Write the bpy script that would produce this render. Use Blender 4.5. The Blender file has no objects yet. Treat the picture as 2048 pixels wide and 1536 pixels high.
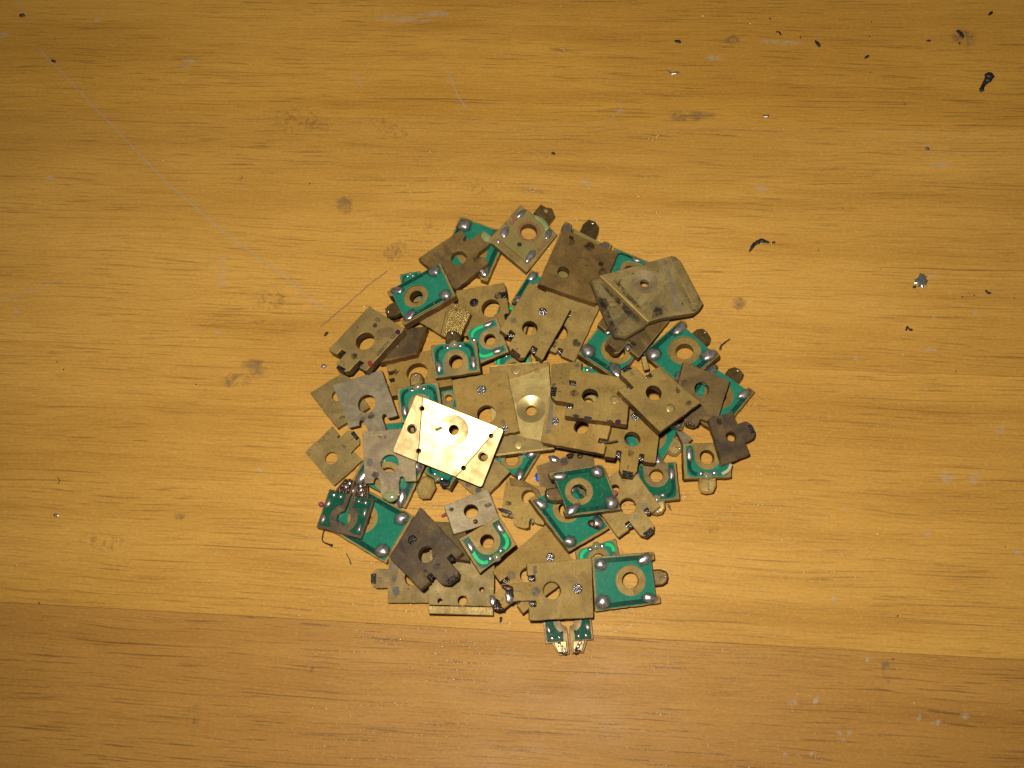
import bpy, math, random
import numpy as np
from mathutils import Vector, Matrix, Quaternion
from mathutils.geometry import tessellate_polygon

random.seed(7)
MM = 0.001
SC = bpy.context.scene
COL = SC.collection

# ------------------------------------------------------------------ camera
FPX, CX, CY = 2010.0, 1024.0, 768.0          # focal length and centre for a 2048 x 1536 frame
NADIR = (1145.0, 1515.0)                     # picture point straight below the lens
CAM_H = 269.0                                # mm above the table
n_cam = Vector(((NADIR[0]-CX)/FPX, -(NADIR[1]-CY)/FPX, -1.0)).normalized()
Q = n_cam.rotation_difference(Vector((0, 0, -1)))
ROT = Q.to_matrix()
CAM = Vector((0, 0, CAM_H))
cam_d = bpy.data.cameras.new('camera')
cam_d.sensor_width = 36.0
cam_d.lens = 36.0*FPX/2048.0
cam_d.clip_start = 0.005
cam_d.clip_end = 20
cam = bpy.data.objects.new('camera', cam_d)
cam.matrix_world = Matrix.Translation(CAM*MM) @ ROT.to_4x4()
COL.objects.link(cam)
SC.camera = cam

# ------------------------------------------------------------------ light
w = bpy.data.worlds.new('World'); SC.world = w; w.use_nodes = True
bg = w.node_tree.nodes['Background']
bg.inputs[0].default_value = (1.0, 0.86, 0.68, 1); bg.inputs[1].default_value = 0.06
FLASH = CAM + ROT @ Vector((-16, 27, 4))
fl = bpy.data.lights.new('camera_flash', 'SPOT')
fl.energy = 4.45; fl.color = (1.0, 0.94, 0.84); fl.spot_size = math.radians(130); fl.spot_blend = 1.0
fl.shadow_soft_size = 0.006
flo = bpy.data.objects.new('camera_flash', fl)
flo.location = FLASH*MM
flo.rotation_euler = (ROT @ Matrix.Rotation(math.radians(7), 3, 'X') @ Matrix.Rotation(math.radians(-6), 3, 'Y')).to_euler()
COL.objects.link(flo)
SC.view_settings.view_transform = 'Standard'
SC.view_settings.look = 'None'
SC.view_settings.exposure = 0.0
SC.view_settings.gamma = 1.0
SC.view_settings.use_curve_mapping = False
SC.cycles.max_bounces = 6

# ------------------------------------------------------------------ picture <-> table geometry
def ray(px, py):
    return ROT @ Vector(((px-CX)/FPX, -(py-CY)/FPX, -1.0))
def on_plane(px, py, o, n):
    d = ray(px, py)
    return CAM + d*((o-CAM).dot(n)/d.dot(n))
def on_table(px, py, z=0.0):
    return on_plane(px, py, Vector((0, 0, z)), Vector((0, 0, 1)))

# ------------------------------------------------------------------ materials
MATS = {}
def new_mat(name):
    m = bpy.data.materials.new(name); m.use_nodes = True
    MATS[name] = m
    nt = m.node_tree
    return m, nt, nt.nodes['Principled BSDF']
def node(nt, t, **kw):
    n = nt.nodes.new(t)
    for k, v in kw.items(): setattr(n, k, v)
    return n
def coords(nt, scale, rnd=True):
    tc = node(nt, 'ShaderNodeTexCoord')
    mp = node(nt, 'ShaderNodeMapping')
    mp.inputs['Scale'].default_value = scale if hasattr(scale, '__len__') else (scale,)*3
    nt.links.new(tc.outputs['Object'], mp.inputs['Vector'])
    if rnd:
        oi = node(nt, 'ShaderNodeObjectInfo')
        mu = node(nt, 'ShaderNodeMath', operation='MULTIPLY'); mu.inputs[1].default_value = 37.0
        nt.links.new(oi.outputs['Random'], mu.inputs[0])
        cb = node(nt, 'ShaderNodeCombineXYZ')
        for i in range(3): nt.links.new(mu.outputs[0], cb.inputs[i])
        nt.links.new(cb.outputs[0], mp.inputs['Location'])
    return mp.outputs[0]
def noise(nt, vec, scale=1.0, detail=4, rough=0.6, dist=0.0):
    n = node(nt, 'ShaderNodeTexNoise')
    n.inputs['Scale'].default_value = scale; n.inputs['Detail'].default_value = detail
    n.inputs['Roughness'].default_value = rough; n.inputs['Distortion'].default_value = dist
    nt.links.new(vec, n.inputs['Vector'])
    return n.outputs['Fac']
def ramp(nt, fac, stops, mode='LINEAR'):
    r = node(nt, 'ShaderNodeValToRGB'); r.color_ramp.interpolation = mode
    els = r.color_ramp.elements
    while len(els) < len(stops): els.new(0.5)
    for e, (p, c) in zip(els, stops):
        e.position = p; e.color = (c[0], c[1], c[2], 1) if hasattr(c, '__len__') else (c, c, c, 1)
    nt.links.new(fac, r.inputs[0])
    return r.outputs[0]
def mix(nt, fac, a, b, mode='MIX'):
    m = node(nt, 'ShaderNodeMix', data_type='RGBA', blend_type=mode)
    for sock, v in ((m.inputs['Factor'], fac), (m.inputs['A'], a), (m.inputs['B'], b)):
        if isinstance(v, (int, float)): sock.default_value = v
        elif isinstance(v, tuple): sock.default_value = (v[0], v[1], v[2], 1)
        else: nt.links.new(v, sock)
    return m.outputs['Result']
def bump(nt, bs, h, strength=0.3, dist=0.0002):
    b = node(nt, 'ShaderNodeBump'); b.inputs['Strength'].default_value = strength; b.inputs['Distance'].default_value = dist
    nt.links.new(h, b.inputs['Height']); nt.links.new(b.outputs[0], bs.inputs['Normal'])

def brass(name, c1, c2, c3, metal=0.22, rough=0.47, spots=0.5, bs_strength=0.14, grit=1.0, stain=0.55, wear=0.35, bdist=0.00012):
    m, nt, bs = new_mat(name)
    v = coords(nt, 1000.0)                     # object units -> mm
    big = noise(nt, v, 0.11, 6, 0.68, 0.8)
    base = ramp(nt, big, [(0.36, c2), (0.5, c1), (0.64, c3)])
    # grey-brown tarnish in ragged patches
    tn = noise(nt, v, 0.085, 5, 0.62, 1.2)
    base = mix(nt, ramp(nt, tn, [(0.56, 0.0), (0.60, stain), (0.8, stain)]), base, (c2[0]*0.62, c2[1]*0.64, c2[2]*0.95))
    # brown bloom
    br = noise(nt, v, 0.3, 5, 0.7, 0.4)
    base = mix(nt, ramp(nt, br, [(0.5, 0.0), (0.74, 0.42)]), base, (c1[0]*0.62, c1[1]*0.52, c1[2]*0.42))
    fine = noise(nt, v, 2.2, 4, 0.75)
    base = mix(nt, ramp(nt, fine, [(0.34, min(1, 0.4*grit)), (0.56, 0.0)]), base, tuple(x*0.52 for x in c1))
    base = mix(nt, ramp(nt, fine, [(0.58, 0.0), (0.75, 0.35)]), base, tuple(min(1, x*1.45) for x in c3))
    sp = noise(nt, v, 0.95, 2, 0.5)
    base = mix(nt, ramp(nt, sp, [(0.66, 0.0), (0.72, spots)]), base, (0.05, 0.034, 0.02))
    # bright rubbed scratches
    mp = node(nt, 'ShaderNodeMapping'); mp.inputs['Scale'].default_value = (0.28, 3.2, 1); mp.inputs['Rotation'].default_value = (0, 0, 0.7)
    nt.links.new(v, mp.inputs['Vector'])
    sc = ramp(nt, noise(nt, mp.outputs[0], 1.0, 2, 0.5, 0.6), [(0.70, 0.0), (0.74, wear)])
    base = mix(nt, sc, base, (0.62, 0.45, 0.19))
    oi = node(nt, 'ShaderNodeObjectInfo')
    base = mix(nt, 1.0, base, ramp(nt, oi.outputs['Random'], [(0.0, (0.66, 0.62, 0.56)), (0.3, (0.95, 0.95, 0.95)), (0.55, (0.80, 0.82, 0.84)), (0.8, (1.0, 0.93, 0.8)), (1.0, (1.1, 1.1, 1.08))]), 'MULTIPLY')
    nt.links.new(base, bs.inputs['Base Color'])
    bs.inputs['Metallic'].default_value = metal; bs.inputs['Specular IOR Level'].default_value = 0.22
    nt.links.new(ramp(nt, noise(nt, v, 0.35, 4, 0.6), [(0.3, rough-0.1), (0.7, rough+0.14)]), bs.inputs['Roughness'])
    hh = node(nt, 'ShaderNodeMath', operation='MULTIPLY_ADD'); hh.inputs[1].default_value = 3.0
    nt.links.new(noise(nt, v, 0.22, 3, 0.5), hh.inputs[0]); nt.links.new(noise(nt, v, 3.0, 5, 0.65), hh.inputs[2])
    bump(nt, bs, hh.outputs[0], bs_strength, bdist)
    return m
brass('brass_tan',   (0.315, 0.205, 0.054), (0.245, 0.155, 0.042), (0.355, 0.235, 0.068), metal=0.14, rough=0.6, stain=0.35)
brass('brass_olive', (0.29, 0.198, 0.062), (0.22, 0.15, 0.05), (0.33, 0.225, 0.078), metal=0.16, rough=0.58)
brass('brass_brown', (0.175, 0.113, 0.038), (0.125, 0.08, 0.031), (0.235, 0.152, 0.05), rough=0.45, wear=0.15)
brass('brass_dark',  (0.125, 0.085, 0.046), (0.085, 0.06, 0.038), (0.18, 0.12, 0.05), rough=0.42, wear=0.15)
brass('brass_block', (0.27, 0.20, 0.075), (0.17, 0.125, 0.055), (0.33, 0.25, 0.11), rough=0.38, spots=0.9)
brass('brass_grey',  (0.30, 0.23, 0.13), (0.22, 0.165, 0.095), (0.37, 0.285, 0.155), metal=0.3, rough=0.5, spots=0.25, stain=0.45, wear=0.9)
brass('brass_silver', (0.40, 0.32, 0.19), (0.30, 0.235, 0.14), (0.50, 0.40, 0.25), metal=0.4, rough=0.45, spots=0.2, stain=0.5, wear=1.0)
brass('brass_edge',  (0.17, 0.092, 0.03), (0.11, 0.06, 0.02), (0.26, 0.15, 0.05), metal=0.45, rough=0.42)
brass('brass_nub',   (0.155, 0.10, 0.038), (0.10, 0.065, 0.026), (0.22, 0.145, 0.055), metal=0.6, rough=0.3, spots=0.3)
brass('gold_nub',    (0.58, 0.42, 0.15), (0.42, 0.29, 0.1), (0.72, 0.54, 0.2), metal=0.5, rough=0.3, spots=0.2)
brass('gold_bright', (0.80, 0.60, 0.28), (0.68, 0.48, 0.2), (0.88, 0.68, 0.34), metal=0.95, rough=0.33, spots=0.1, bs_strength=0.05, grit=0.35, stain=0.0, wear=0.0)
brass('gold_wedge',  (0.62, 0.45, 0.20), (0.54, 0.39, 0.17), (0.68, 0.5, 0.23), metal=0.8, rough=0.52, spots=0.1, bs_strength=0.25, grit=0.6, stain=0.0, wear=0.0)
brass('gold_satin',  (0.50, 0.37, 0.13), (0.43, 0.31, 0.105), (0.56, 0.42, 0.16), metal=0.35, rough=0.38, spots=0.25, bs_strength=0.08, stain=0.15, grit=0.5)
brass('gold_polish',  (0.60, 0.45, 0.18), (0.52, 0.38, 0.14), (0.66, 0.5, 0.2), metal=0.6, rough=0.3, spots=0.3, bs_strength=0.04, stain=0.0, grit=0.4, wear=0.0)
brass('sawn_brass',  (0.40, 0.28, 0.09), (0.26, 0.17, 0.06), (0.55, 0.4, 0.14), metal=0.3, rough=0.5, spots=0.7, bs_strength=0.6, grit=2.0, wear=0.6)
brass('gold_rough',  (0.75, 0.52, 0.16), (0.55, 0.37, 0.11), (0.9, 0.68, 0.25), metal=0.9, rough=0.3, spots=0.5, bs_strength=1.0, grit=1.5, bdist=0.0004, stain=0.2)

def green(name, c, c2, rough=0.15, coat=0.0):
    m, nt, bs = new_mat(name)
    v = coords(nt, 1000.0)
    b = mix(nt, ramp(nt, noise(nt, v, 0.25, 5, 0.7), [(0.35, 0.0), (0.7, 1.0)]), c, c2)
    b = mix(nt, ramp(nt, noise(nt, v, 0.9, 4, 0.75), [(0.56, 0.0), (0.75, 0.45)]), b, (0.22, 0.21, 0.12))
    nt.links.new(b, bs.inputs['Base Color'])
    bs.inputs['Roughness'].default_value = rough
    bs.inputs['Specular IOR Level'].default_value = 0.3
    bump(nt, bs, noise(nt, v, 1.1, 3, 0.5), 0.18, 0.00012)
    return m
green('mask_green', (0.012, 0.145, 0.088), (0.022, 0.18, 0.108))
green('mask_deep', (0.008, 0.08, 0.044), (0.01, 0.11, 0.055))
green('trace_dark', (0.006, 0.038, 0.025), (0.006, 0.062, 0.036))
green('trace_bright', (0.02, 0.42, 0.13), (0.03, 0.5, 0.18))
green('mask_rim', (0.13, 0.29, 0.18), (0.2, 0.3, 0.17), rough=0.45)
green('laminate', (0.19, 0.145, 0.042), (0.235, 0.185, 0.06), rough=0.25)
green('mask_slot', (0.006, 0.06, 0.034), (0.01, 0.085, 0.045), rough=0.12)
MATS['mask_slot'].node_tree.nodes['Principled BSDF'].inputs['Specular IOR Level'].default_value = 0.1

def metal(name, c, rough, bstr=0.2, bscale=1.2, metallic=1.0, dark=None):
    m, nt, bs = new_mat(name)
    v = coords(nt, 1000.0)
    nz = noise(nt, v, bscale, 4, 0.7)
    nt.links.new(mix(nt, ramp(nt, nz, [(0.35, 0.0), (0.65, 1.0)]), dark or tuple(x*0.5 for x in c), c), bs.inputs['Base Color'])
    bs.inputs['Metallic'].default_value = metallic
    bs.inputs['Roughness'].default_value = rough
    bump(nt, bs, nz, bstr, 0.0003)
    return m
metal('solder', (0.52, 0.48, 0.45), 0.3, 0.16, 0.9, 0.75, (0.24, 0.205, 0.18))
metal('solder_bright', (0.8, 0.76, 0.72), 0.22, 0.25, 0.8, 0.9, (0.45, 0.42, 0.4))
metal('solder_crumbled', (0.62, 0.6, 0.6), 0.2, 1.0, 3.2, 0.95, (0.06, 0.05, 0.045))
metal('burnt_solder', (0.05, 0.04, 0.035), 0.22, 0.9, 2.5, 0.6, (0.008, 0.007, 0.006))
metal('burnt_amber', (0.10, 0.045, 0.018), 0.15, 0.5, 1.6, 0.3, (0.02, 0.009, 0.005))
metal('copper', (0.62, 0.27, 0.15), 0.4, 0.1, 1.5, 0.7, (0.4, 0.17, 0.09))
metal('copper_bright', (0.9, 0.42, 0.22), 0.2, 0.6, 2.2, 1.0)
def plain(name, c, rough=0.5, trans=0.0, metallic=0.0):
    m, nt, bs = new_mat(name)
    v = coords(nt, 1000.0)
    nt.links.new(mix(nt, noise(nt, v, 1.3, 3), tuple(x*0.75 for x in c), tuple(min(1, x*1.2) for x in c)), bs.inputs['Base Color'])
    bs.inputs['Roughness'].default_value = rough; bs.inputs['Metallic'].default_value = metallic
    bs.inputs['Transmission Weight'].default_value = trans
    return m
plain('epoxy', (0.26, 0.29, 0.13), 0.12, 0.12)
plain('epoxy_clear', (0.30, 0.27, 0.14), 0.12, 0.35)
plain('ink_brown', (0.055, 0.03, 0.018), 0.5)
plain('ink_dark', (0.03, 0.022, 0.03), 0.45)
plain('ink_purple', (0.055, 0.008, 0.04), 0.4)
plain('ink_red', (0.22, 0.022, 0.015), 0.5)
plain('char', (0.012, 0.009, 0.008), 0.55)
plain('char_brown', (0.05, 0.022, 0.012), 0.5)
plain('lint', (0.06, 0.045, 0.035), 0.7)
plain('plastic_blue', (0.02, 0.12, 0.55), 0.3)
plain('plastic_pink', (0.22, 0.035, 0.06), 0.5)
plain('plastic_red', (0.24, 0.04, 0.03), 0.5)
plain('white_paint', (0.45, 0.37, 0.24), 0.6)
plain('hole_dark', (0.01, 0.009, 0.008), 0.6)

def decal(name, c, lo, hi, strength, scale=0.35, rough=0.5):
    """worn or stained film on the wood: broken up by noise, fading to its outline (UV v = 0 rim .. 1 middle)"""
    m, nt, bs = new_mat(name)
    v = coords(nt, 1000.0)
    uv = node(nt, 'ShaderNodeUVMap')
    sx = node(nt, 'ShaderNodeSeparateXYZ'); nt.links.new(uv.outputs[0], sx.inputs[0])
    ad = node(nt, 'ShaderNodeMath', operation='MULTIPLY')
    nt.links.new(ramp(nt, noise(nt, v, scale, 5, 0.7, 0.5), [(lo, 0.0), (hi, strength)]), ad.inputs[0])
    nt.links.new(ramp(nt, sx.outputs['Y'], [(0.0, 0.0), (0.6, 1.0)]), ad.inputs[1])
    bs.inputs['Base Color'].default_value = (*c, 1); bs.inputs['Roughness'].default_value = rough
    nt.links.new(ad.outputs[0], bs.inputs['Alpha'])
    return m
decal('stain_grey', (0.22, 0.145, 0.08), 0.36, 0.64, 0.52)
decal('stain_soft', (0.20, 0.13, 0.08), 0.42, 0.7, 0.6)
decal('stain_black', (0.08, 0.052, 0.028), 0.48, 0.82, 0.48, 0.6)
decal('burn', (0.028, 0.02, 0.014), 0.38, 0.62, 0.85, 0.45, 0.4)
decal('tarnish', (0.13, 0.105, 0.085), 0.3, 0.6, 0.75, 0.35, 0.4)
decal('flux', (0.03, 0.026, 0.012), 0.15, 0.4, 0.8, 0.8, 0.2)
decal('smear_strong', (0.6, 0.5, 0.37), 0.35, 0.75, 0.7, 0.7)
decal('smear_white', (0.62, 0.52, 0.36), 0.36, 0.7, 0.55, 0.25)
decal('scratch_white', (0.58, 0.46, 0.31), 0.1, 0.6, 0.45, 0.3)
decal('scratch_dark', (0.22, 0.15, 0.10), 0.1, 0.5, 0.5, 0.3)

def wood_mat(name, tone, pore, seed):
    m, nt, bs = new_mat(name)
    tc = node(nt, 'ShaderNodeTexCoord')
    def mp(scale, loc=(0, 0, 0), rot=0.0):
        n = node(nt, 'ShaderNodeMapping'); n.inputs['Scale'].default_value = scale
        n.inputs['Location'].default_value = (loc[0]+seed, loc[1]+seed*1.7, loc[2])
        nt.links.new(tc.outputs['Object'], n.inputs['Vector']); return n.outputs[0]
    # slow waviness of the grain
    warp = noise(nt, mp((14, 40, 1)), 1.0, 2, 0.5)
    wv = node(nt, 'ShaderNodeMath', operation='MULTIPLY_ADD'); wv.inputs[1].default_value = 0.0045; wv.inputs[2].default_value = -0.00225
    nt.links.new(warp, wv.inputs[0])
    cb = node(nt, 'ShaderNodeCombineXYZ'); nt.links.new(wv.outputs[0], cb.inputs[1])
    ad = node(nt, 'ShaderNodeVectorMath', operation='ADD')
    nt.links.new(tc.outputs['Object'], ad.inputs[0]); nt.links.new(cb.outputs[0], ad.inputs[1])
    def mpw(scale, loc=(0, 0, 0)):
        n = node(nt, 'ShaderNodeMapping'); n.inputs['Scale'].default_value = scale
        n.inputs['Location'].default_value = (loc[0]+seed, loc[1]+seed*1.7, loc[2])
        nt.links.new(ad.outputs[0], n.inputs['Vector']); return n.outputs[0]
    a = noise(nt, mpw((9, 130, 1)), 1.0, 5, 0.62)
    dark = tuple(t*k for t, k in zip(tone, (0.76, 0.70, 0.62)))
    lite = tuple(t*k for t, k in zip(tone, (1.12, 1.14, 1.2)))
    base = ramp(nt, a, [(0.28, dark), (0.5, tone), (0.72, lite)])
    # cloudy figure
    c = noise(nt, mpw((22, 60, 1), (3, 1, 0)), 1.0, 4, 0.6)
    base = mix(nt, ramp(nt, c, [(0.45, 0.0), (0.75, 0.35)]), base, tuple(t*k for t, k in zip(tone, (0.82, 0.76, 0.66))))
    lg = noise(nt, mpw((7, 26, 1), (5, 9, 0)), 1.0, 3, 0.55)
    base = mix(nt, ramp(nt, lg, [(0.38, 0.55), (0.52, 0.0)]), base, tuple(t*k for t, k in zip(tone, (0.84, 0.80, 0.74))))
    base = mix(nt, ramp(nt, lg, [(0.5, 0.0), (0.66, 0.75)]), base, tuple(t*k for t, k in zip(tone, (1.16, 1.2, 1.34))))
    # fine fibres
    f = noise(nt, mpw((160, 2600, 1)), 1.0, 3, 0.65)
    base = mix(nt, ramp(nt, f, [(0.35, 0.30), (0.6, 0.0)]), base, tuple(t*k for t, k in zip(tone, (0.66, 0.58, 0.48))))
    # open pores: short dark dashes along the grain, gathered in bands
    p = noise(nt, mpw((56, 1750, 1), (1, 5, 0)), 1.0, 3, 0.6)
    band = noise(nt, mpw((11, 95, 1), (7, 2, 0)), 1.0, 3, 0.6)
    pm = node(nt, 'ShaderNodeMath', operation='MULTIPLY')
    nt.links.new(ramp(nt, p, [(0.57, 0.0), (0.645, 1.0)]), pm.inputs[0])
    nt.links.new(ramp(nt, band, [(0.36, 0.2), (0.58, 1.0)]), pm.inputs[1])
    pf = node(nt, 'ShaderNodeMath', operation='MULTIPLY'); pf.inputs[1].default_value = pore
    nt.links.new(pm.outputs[0], pf.inputs[0])
    base = mix(nt, pf.outputs[0], base, (0.105, 0.042, 0.011))
    p3 = noise(nt, mpw((24, 1900, 1), (4, 8, 0)), 1.0, 4, 0.65)
    base = mix(nt, ramp(nt, p3, [(0.53, 0.0), (0.68, 0.42)]), base, (0.29, 0.125, 0.02))
    gr = noise(nt, mp((900, 1500, 1)), 1.0, 3, 0.7)
    base = mix(nt, ramp(nt, gr, [(0.35, 0.22), (0.5, 0.0)]), base, tuple(t*0.62 for t in tone))
    base = mix(nt, ramp(nt, gr, [(0.52, 0.0), (0.7, 0.28)]), base, tuple(t*1.4 for t in tone))
    # a few long hairline pores
    p2 = noise(nt, mpw((16, 1500, 1), (9, 3, 0)), 1.0, 2, 0.5)
    base = mix(nt, ramp(nt, p2, [(0.64, 0.0), (0.72, 0.8*pore)]), base, (0.06, 0.026, 0.01))
    nt.links.new(base, bs.inputs['Base Color'])
    nt.links.new(ramp(nt, noise(nt, mp((45, 60, 1)), 1.0, 4, 0.6), [(0.3, 0.42), (0.7, 0.6)]), bs.inputs['Roughness'])
    bs.inputs['Specular IOR Level'].default_value = 0.12
    cn = node(nt, 'ShaderNodeBump'); cn.inputs['Strength'].default_value = 0.9; cn.inputs['Distance'].default_value = 0.0006
    nt.links.new(noise(nt, mp((700, 1600, 1)), 1.0, 2, 0.6), cn.inputs['Height']); nt.links.new(cn.outputs[0], bs.inputs['Coat Normal'])
    bs.inputs['Coat Roughness'].default_value = 0.13
    cw = node(nt, 'ShaderNodeMath', operation='MULTIPLY_ADD'); cw.inputs[1].default_value = 0.6; cw.inputs[2].default_value = 0.03
    nt.links.new(pm.outputs[0], cw.inputs[0]); nt.links.new(cw.outputs[0], bs.inputs['Coat Weight'])
    h = mix(nt, 0.5, ramp(nt, p, [(0.55, 0.75), (0.68, 0.0)]), noise(nt, mp((900, 900, 1)), 1.0, 3, 0.7))
    bump(nt, bs, h, 0.30, 0.00018)
    return m

# ------------------------------------------------------------------ object helpers
def mesh_obj(name, verts, faces, mats, parent=None, fm=None, smooth=None, link=True):
    me = bpy.data.meshes.new(name)
    me.from_pydata([(x*MM, y*MM, z*MM) for x, y, z in verts], [], faces)
    for m in (mats if isinstance(mats, (list, tuple)) else [mats]):
        me.materials.append(MATS[m])
    if fm: me.polygons.foreach_set('material_index', fm)
    me.validate(clean_customdata=False)
    if smooth:
        me.polygons.foreach_set('use_smooth', [True]*len(me.polygons))
        me.set_sharp_from_angle(angle=math.radians(smooth))
    me.update()
    o = bpy.data.objects.new(name, me)
    if link: COL.objects.link(o)
    if parent is not None: o.parent = parent
    return o
def tag(o, label, cat, group=None, kind=None):
    if label: o['label'] = label
    if cat: o['category'] = cat
    if group: o['group'] = group
    if kind: o['kind'] = kind
    return o

def area2(p):
    return sum(p[i][0]*p[(i+1) % len(p)][1]-p[(i+1) % len(p)][0]*p[i][1] for i in range(len(p)))
def ccw(p):
    return list(p) if area2(p) > 0 else list(reversed(p))
def clean(p, eps=0.03):
    out = []
    for q in p:
        if not out or math.hypot(q[0]-out[-1][0], q[1]-out[-1][1]) > eps: out.append(q)
    if math.hypot(out[0][0]-out[-1][0], out[0][1]-out[-1][1]) <= eps: out.pop()
    return out
def inset(p, d):
    """move every edge of a ccw polygon inwards by d"""
    n = len(p); out = []
    for i in range(n):
        a, b, c = p[i-1], p[i], p[(i+1) % n]
        e1 = (b[0]-a[0], b[1]-a[1]); e2 = (c[0]-b[0], c[1]-b[1])
        l1 = math.hypot(*e1) or 1e-6; l2 = math.hypot(*e2) or 1e-6
        n1 = (-e1[1]/l1, e1[0]/l1); n2 = (-e2[1]/l2, e2[0]/l2)
        bx, by = n1[0]+n2[0], n1[1]+n2[1]; k = 1+n1[0]*n2[0]+n1[1]*n2[1]
        k = max(k, 0.5)
        out.append((b[0]+bx*d/k, b[1]+by*d/k))
    return out
def rounded(p, r, seg=3):
    """round the corners of a polygon"""
    n = len(p); out = []
    for i in range(n):
        a, b, c = Vector(p[i-1]), Vector(p[i]), Vector(p[(i+1) % n])
        d1, d2 = (a-b), (c-b)
        rr = min(r, d1.length*0.45, d2.length*0.45)
        s, e = b+d1.normalized()*rr, b+d2.normalized()*rr
        for k in range(seg+1):
            t = k/seg
            q = s*(1-t)**2 + b*2*t*(1-t) + e*t*t
            out.append((q.x, q.y))
    return out
def circle(c, r, n=28, ph=0.0):
    return [(c[0]+r*math.cos(ph+2*math.pi*i/n), c[1]+r*math.sin(ph+2*math.pi*i/n)) for i in range(n)]

def prism(outer, holes, z0, z1, bev=0.12, hbev=0.06):
    """slab with holes between z0 (top) and z1; material index 0 top, 1 walls, 2 bevel"""
    outer = ccw(clean(outer)); holes = [list(reversed(ccw(h))) for h in holes]
    V, F, M = [], [], []
    loops_t, loops_b = [], []
    for li, lp in enumerate([outer]+holes):
        b = bev if li == 0 else hbev
        ins = inset(lp, b)
        n = len(lp); i0 = len(V)
        V += [(x, y, z0) for x, y in ins] + [(x, y, z0-b) for x, y in lp] + [(x, y, z1+b*0.5) for x, y in lp] + [(x, y, z1) for x, y in inset(lp, b*0.5)]
        for k in range(n):
            k2 = (k+1) % n
            for lev, mi in ((0, 2), (1, 1), (2, 1)):
                F.append((i0+lev*n+k, i0+(lev+1)*n+k, i0+(lev+1)*n+k2, i0+lev*n+k2)); M.append(mi)
        loops_t.append((ins, i0)); loops_b.append((inset(lp, b*0.5), i0+3*n))
    for loops, flip in ((loops_t, False), (loops_b, True)):
        idx = []; pts = []
        for ps, i0 in loops:
            pts.append([Vector((x, y, 0)) for x, y in ps]); idx += list(range(i0, i0+len(ps)))
        for t in tessellate_polygon(pts):
            a, b, c = (idx[j] for j in t)
            ax, ay, _ = V[a]; bx, by, _ = V[b]; cx, cy, _ = V[c]
            up = (bx-ax)*(cy-ay)-(by-ay)*(cx-ax) > 0
            F.append((a, b, c) if up != flip else (a, c, b)); M.append(1 if flip else 0)
    return V, F, M

def dome(c, rx, ry, ang, h, z0, rnd, rough=0.12, nu=20, nv=6):
    V, F = [], []
    ca, sa = math.cos(ang), math.sin(ang)
    ph = [rnd.uniform(0, 6.28) for _ in range(4)]
    for j in range(nv):
        t = j/nv*math.pi/2
        for i in range(nu):
            a = 2*math.pi*i/nu
            k = 1+rough*(math.sin(2*a+ph[0])*0.5+math.sin(3*a+ph[1])*0.5+0.4*math.sin(5*a+ph[2]))*(1 if j < nv-1 else .4)
            rr = math.cos(t)
            x, y = rx*rr*k*math.cos(a), ry*rr*k*math.sin(a)
            V.append((c[0]+x*ca-y*sa, c[1]+x*sa+y*ca, z0+h*math.sin(t)**0.85*(1+0.1*rough*math.sin(2*a+ph[3]))-(0.05 if j == 0 else 0)))
    V.append((c[0], c[1], z0+h))
    for j in range(nv-1):
        for i in range(nu):
            i2 = (i+1) % nu
            F.append((j*nu+i, j*nu+i2, (j+1)*nu+i2, (j+1)*nu+i))
    for i in range(nu):
        F.append(((nv-1)*nu+i, (nv-1)*nu+(i+1) % nu, nv*nu))
    return V, F
def strip(pts, w, z, h=0.05):
    """flat raised band along a polyline, its bends softened"""
    for _ in range(2 if len(pts) > 2 else 0):
        q = [pts[0]]
        for a, b in zip(pts, pts[1:]):
            q += [(a[0]*.75+b[0]*.25, a[1]*.75+b[1]*.25), (a[0]*.25+b[0]*.75, a[1]*.25+b[1]*.75)]
        pts = q+[pts[-1]]
    L, R = [], []
    for i, p in enumerate(pts):
        a = Vector(pts[max(i-1, 0)]); b = Vector(pts[min(i+1, len(pts)-1)])
        d = (b-a).normalized(); n = Vector((-d.y, d.x))*w/2
        L.append((p[0]+n.x, p[1]+n.y)); R.append((p[0]-n.x, p[1]-n.y))
    return prism(L+R[::-1], [], z+h, z-0.05, min(0.03, h*0.6))
def tube(pts, r, n=8):
    V, F = [], []
    pts = [Vector(p) for p in pts]
    for i, p in enumerate(pts):
        d = (pts[min(i+1, len(pts)-1)]-pts[max(i-1, 0)]).normalized()
        s = d.cross(Vector((0, 0, 1)))
        s = s.normalized() if s.length > 1e-4 else Vector((1, 0, 0))
        u = s.cross(d)
        rr = r[i] if hasattr(r, '__len__') else r
        for k in range(n):
            a = 2*math.pi*k/n
            q = p+s*rr*math.cos(a)+u*rr*math.sin(a); V.append(tuple(q))
    for i in range(len(pts)-1):
        for k in range(n):
            k2 = (k+1) % n
            F.append((i*n+k, i*n+k2, (i+1)*n+k2, (i+1)*n+k))
    F.append(tuple(range(n))[::-1]); F.append(tuple(range((len(pts)-1)*n, len(pts)*n)))
    return V, F
def text_mesh(body, size):
    cu = bpy.data.curves.new('t', 'FONT'); cu.body = body; cu.size = size*MM; cu.extrude = 0.02*MM
    cu.align_x = 'LEFT'; cu.resolution_u = 3
    o = bpy.data.objects.new('t', cu); COL.objects.link(o)
    dg = bpy.context.evaluated_depsgraph_get()
    me = bpy.data.meshes.new_from_object(o.evaluated_get(dg))
    bpy.data.objects.remove(o); bpy.data.curves.remove(cu)
    return me

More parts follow.
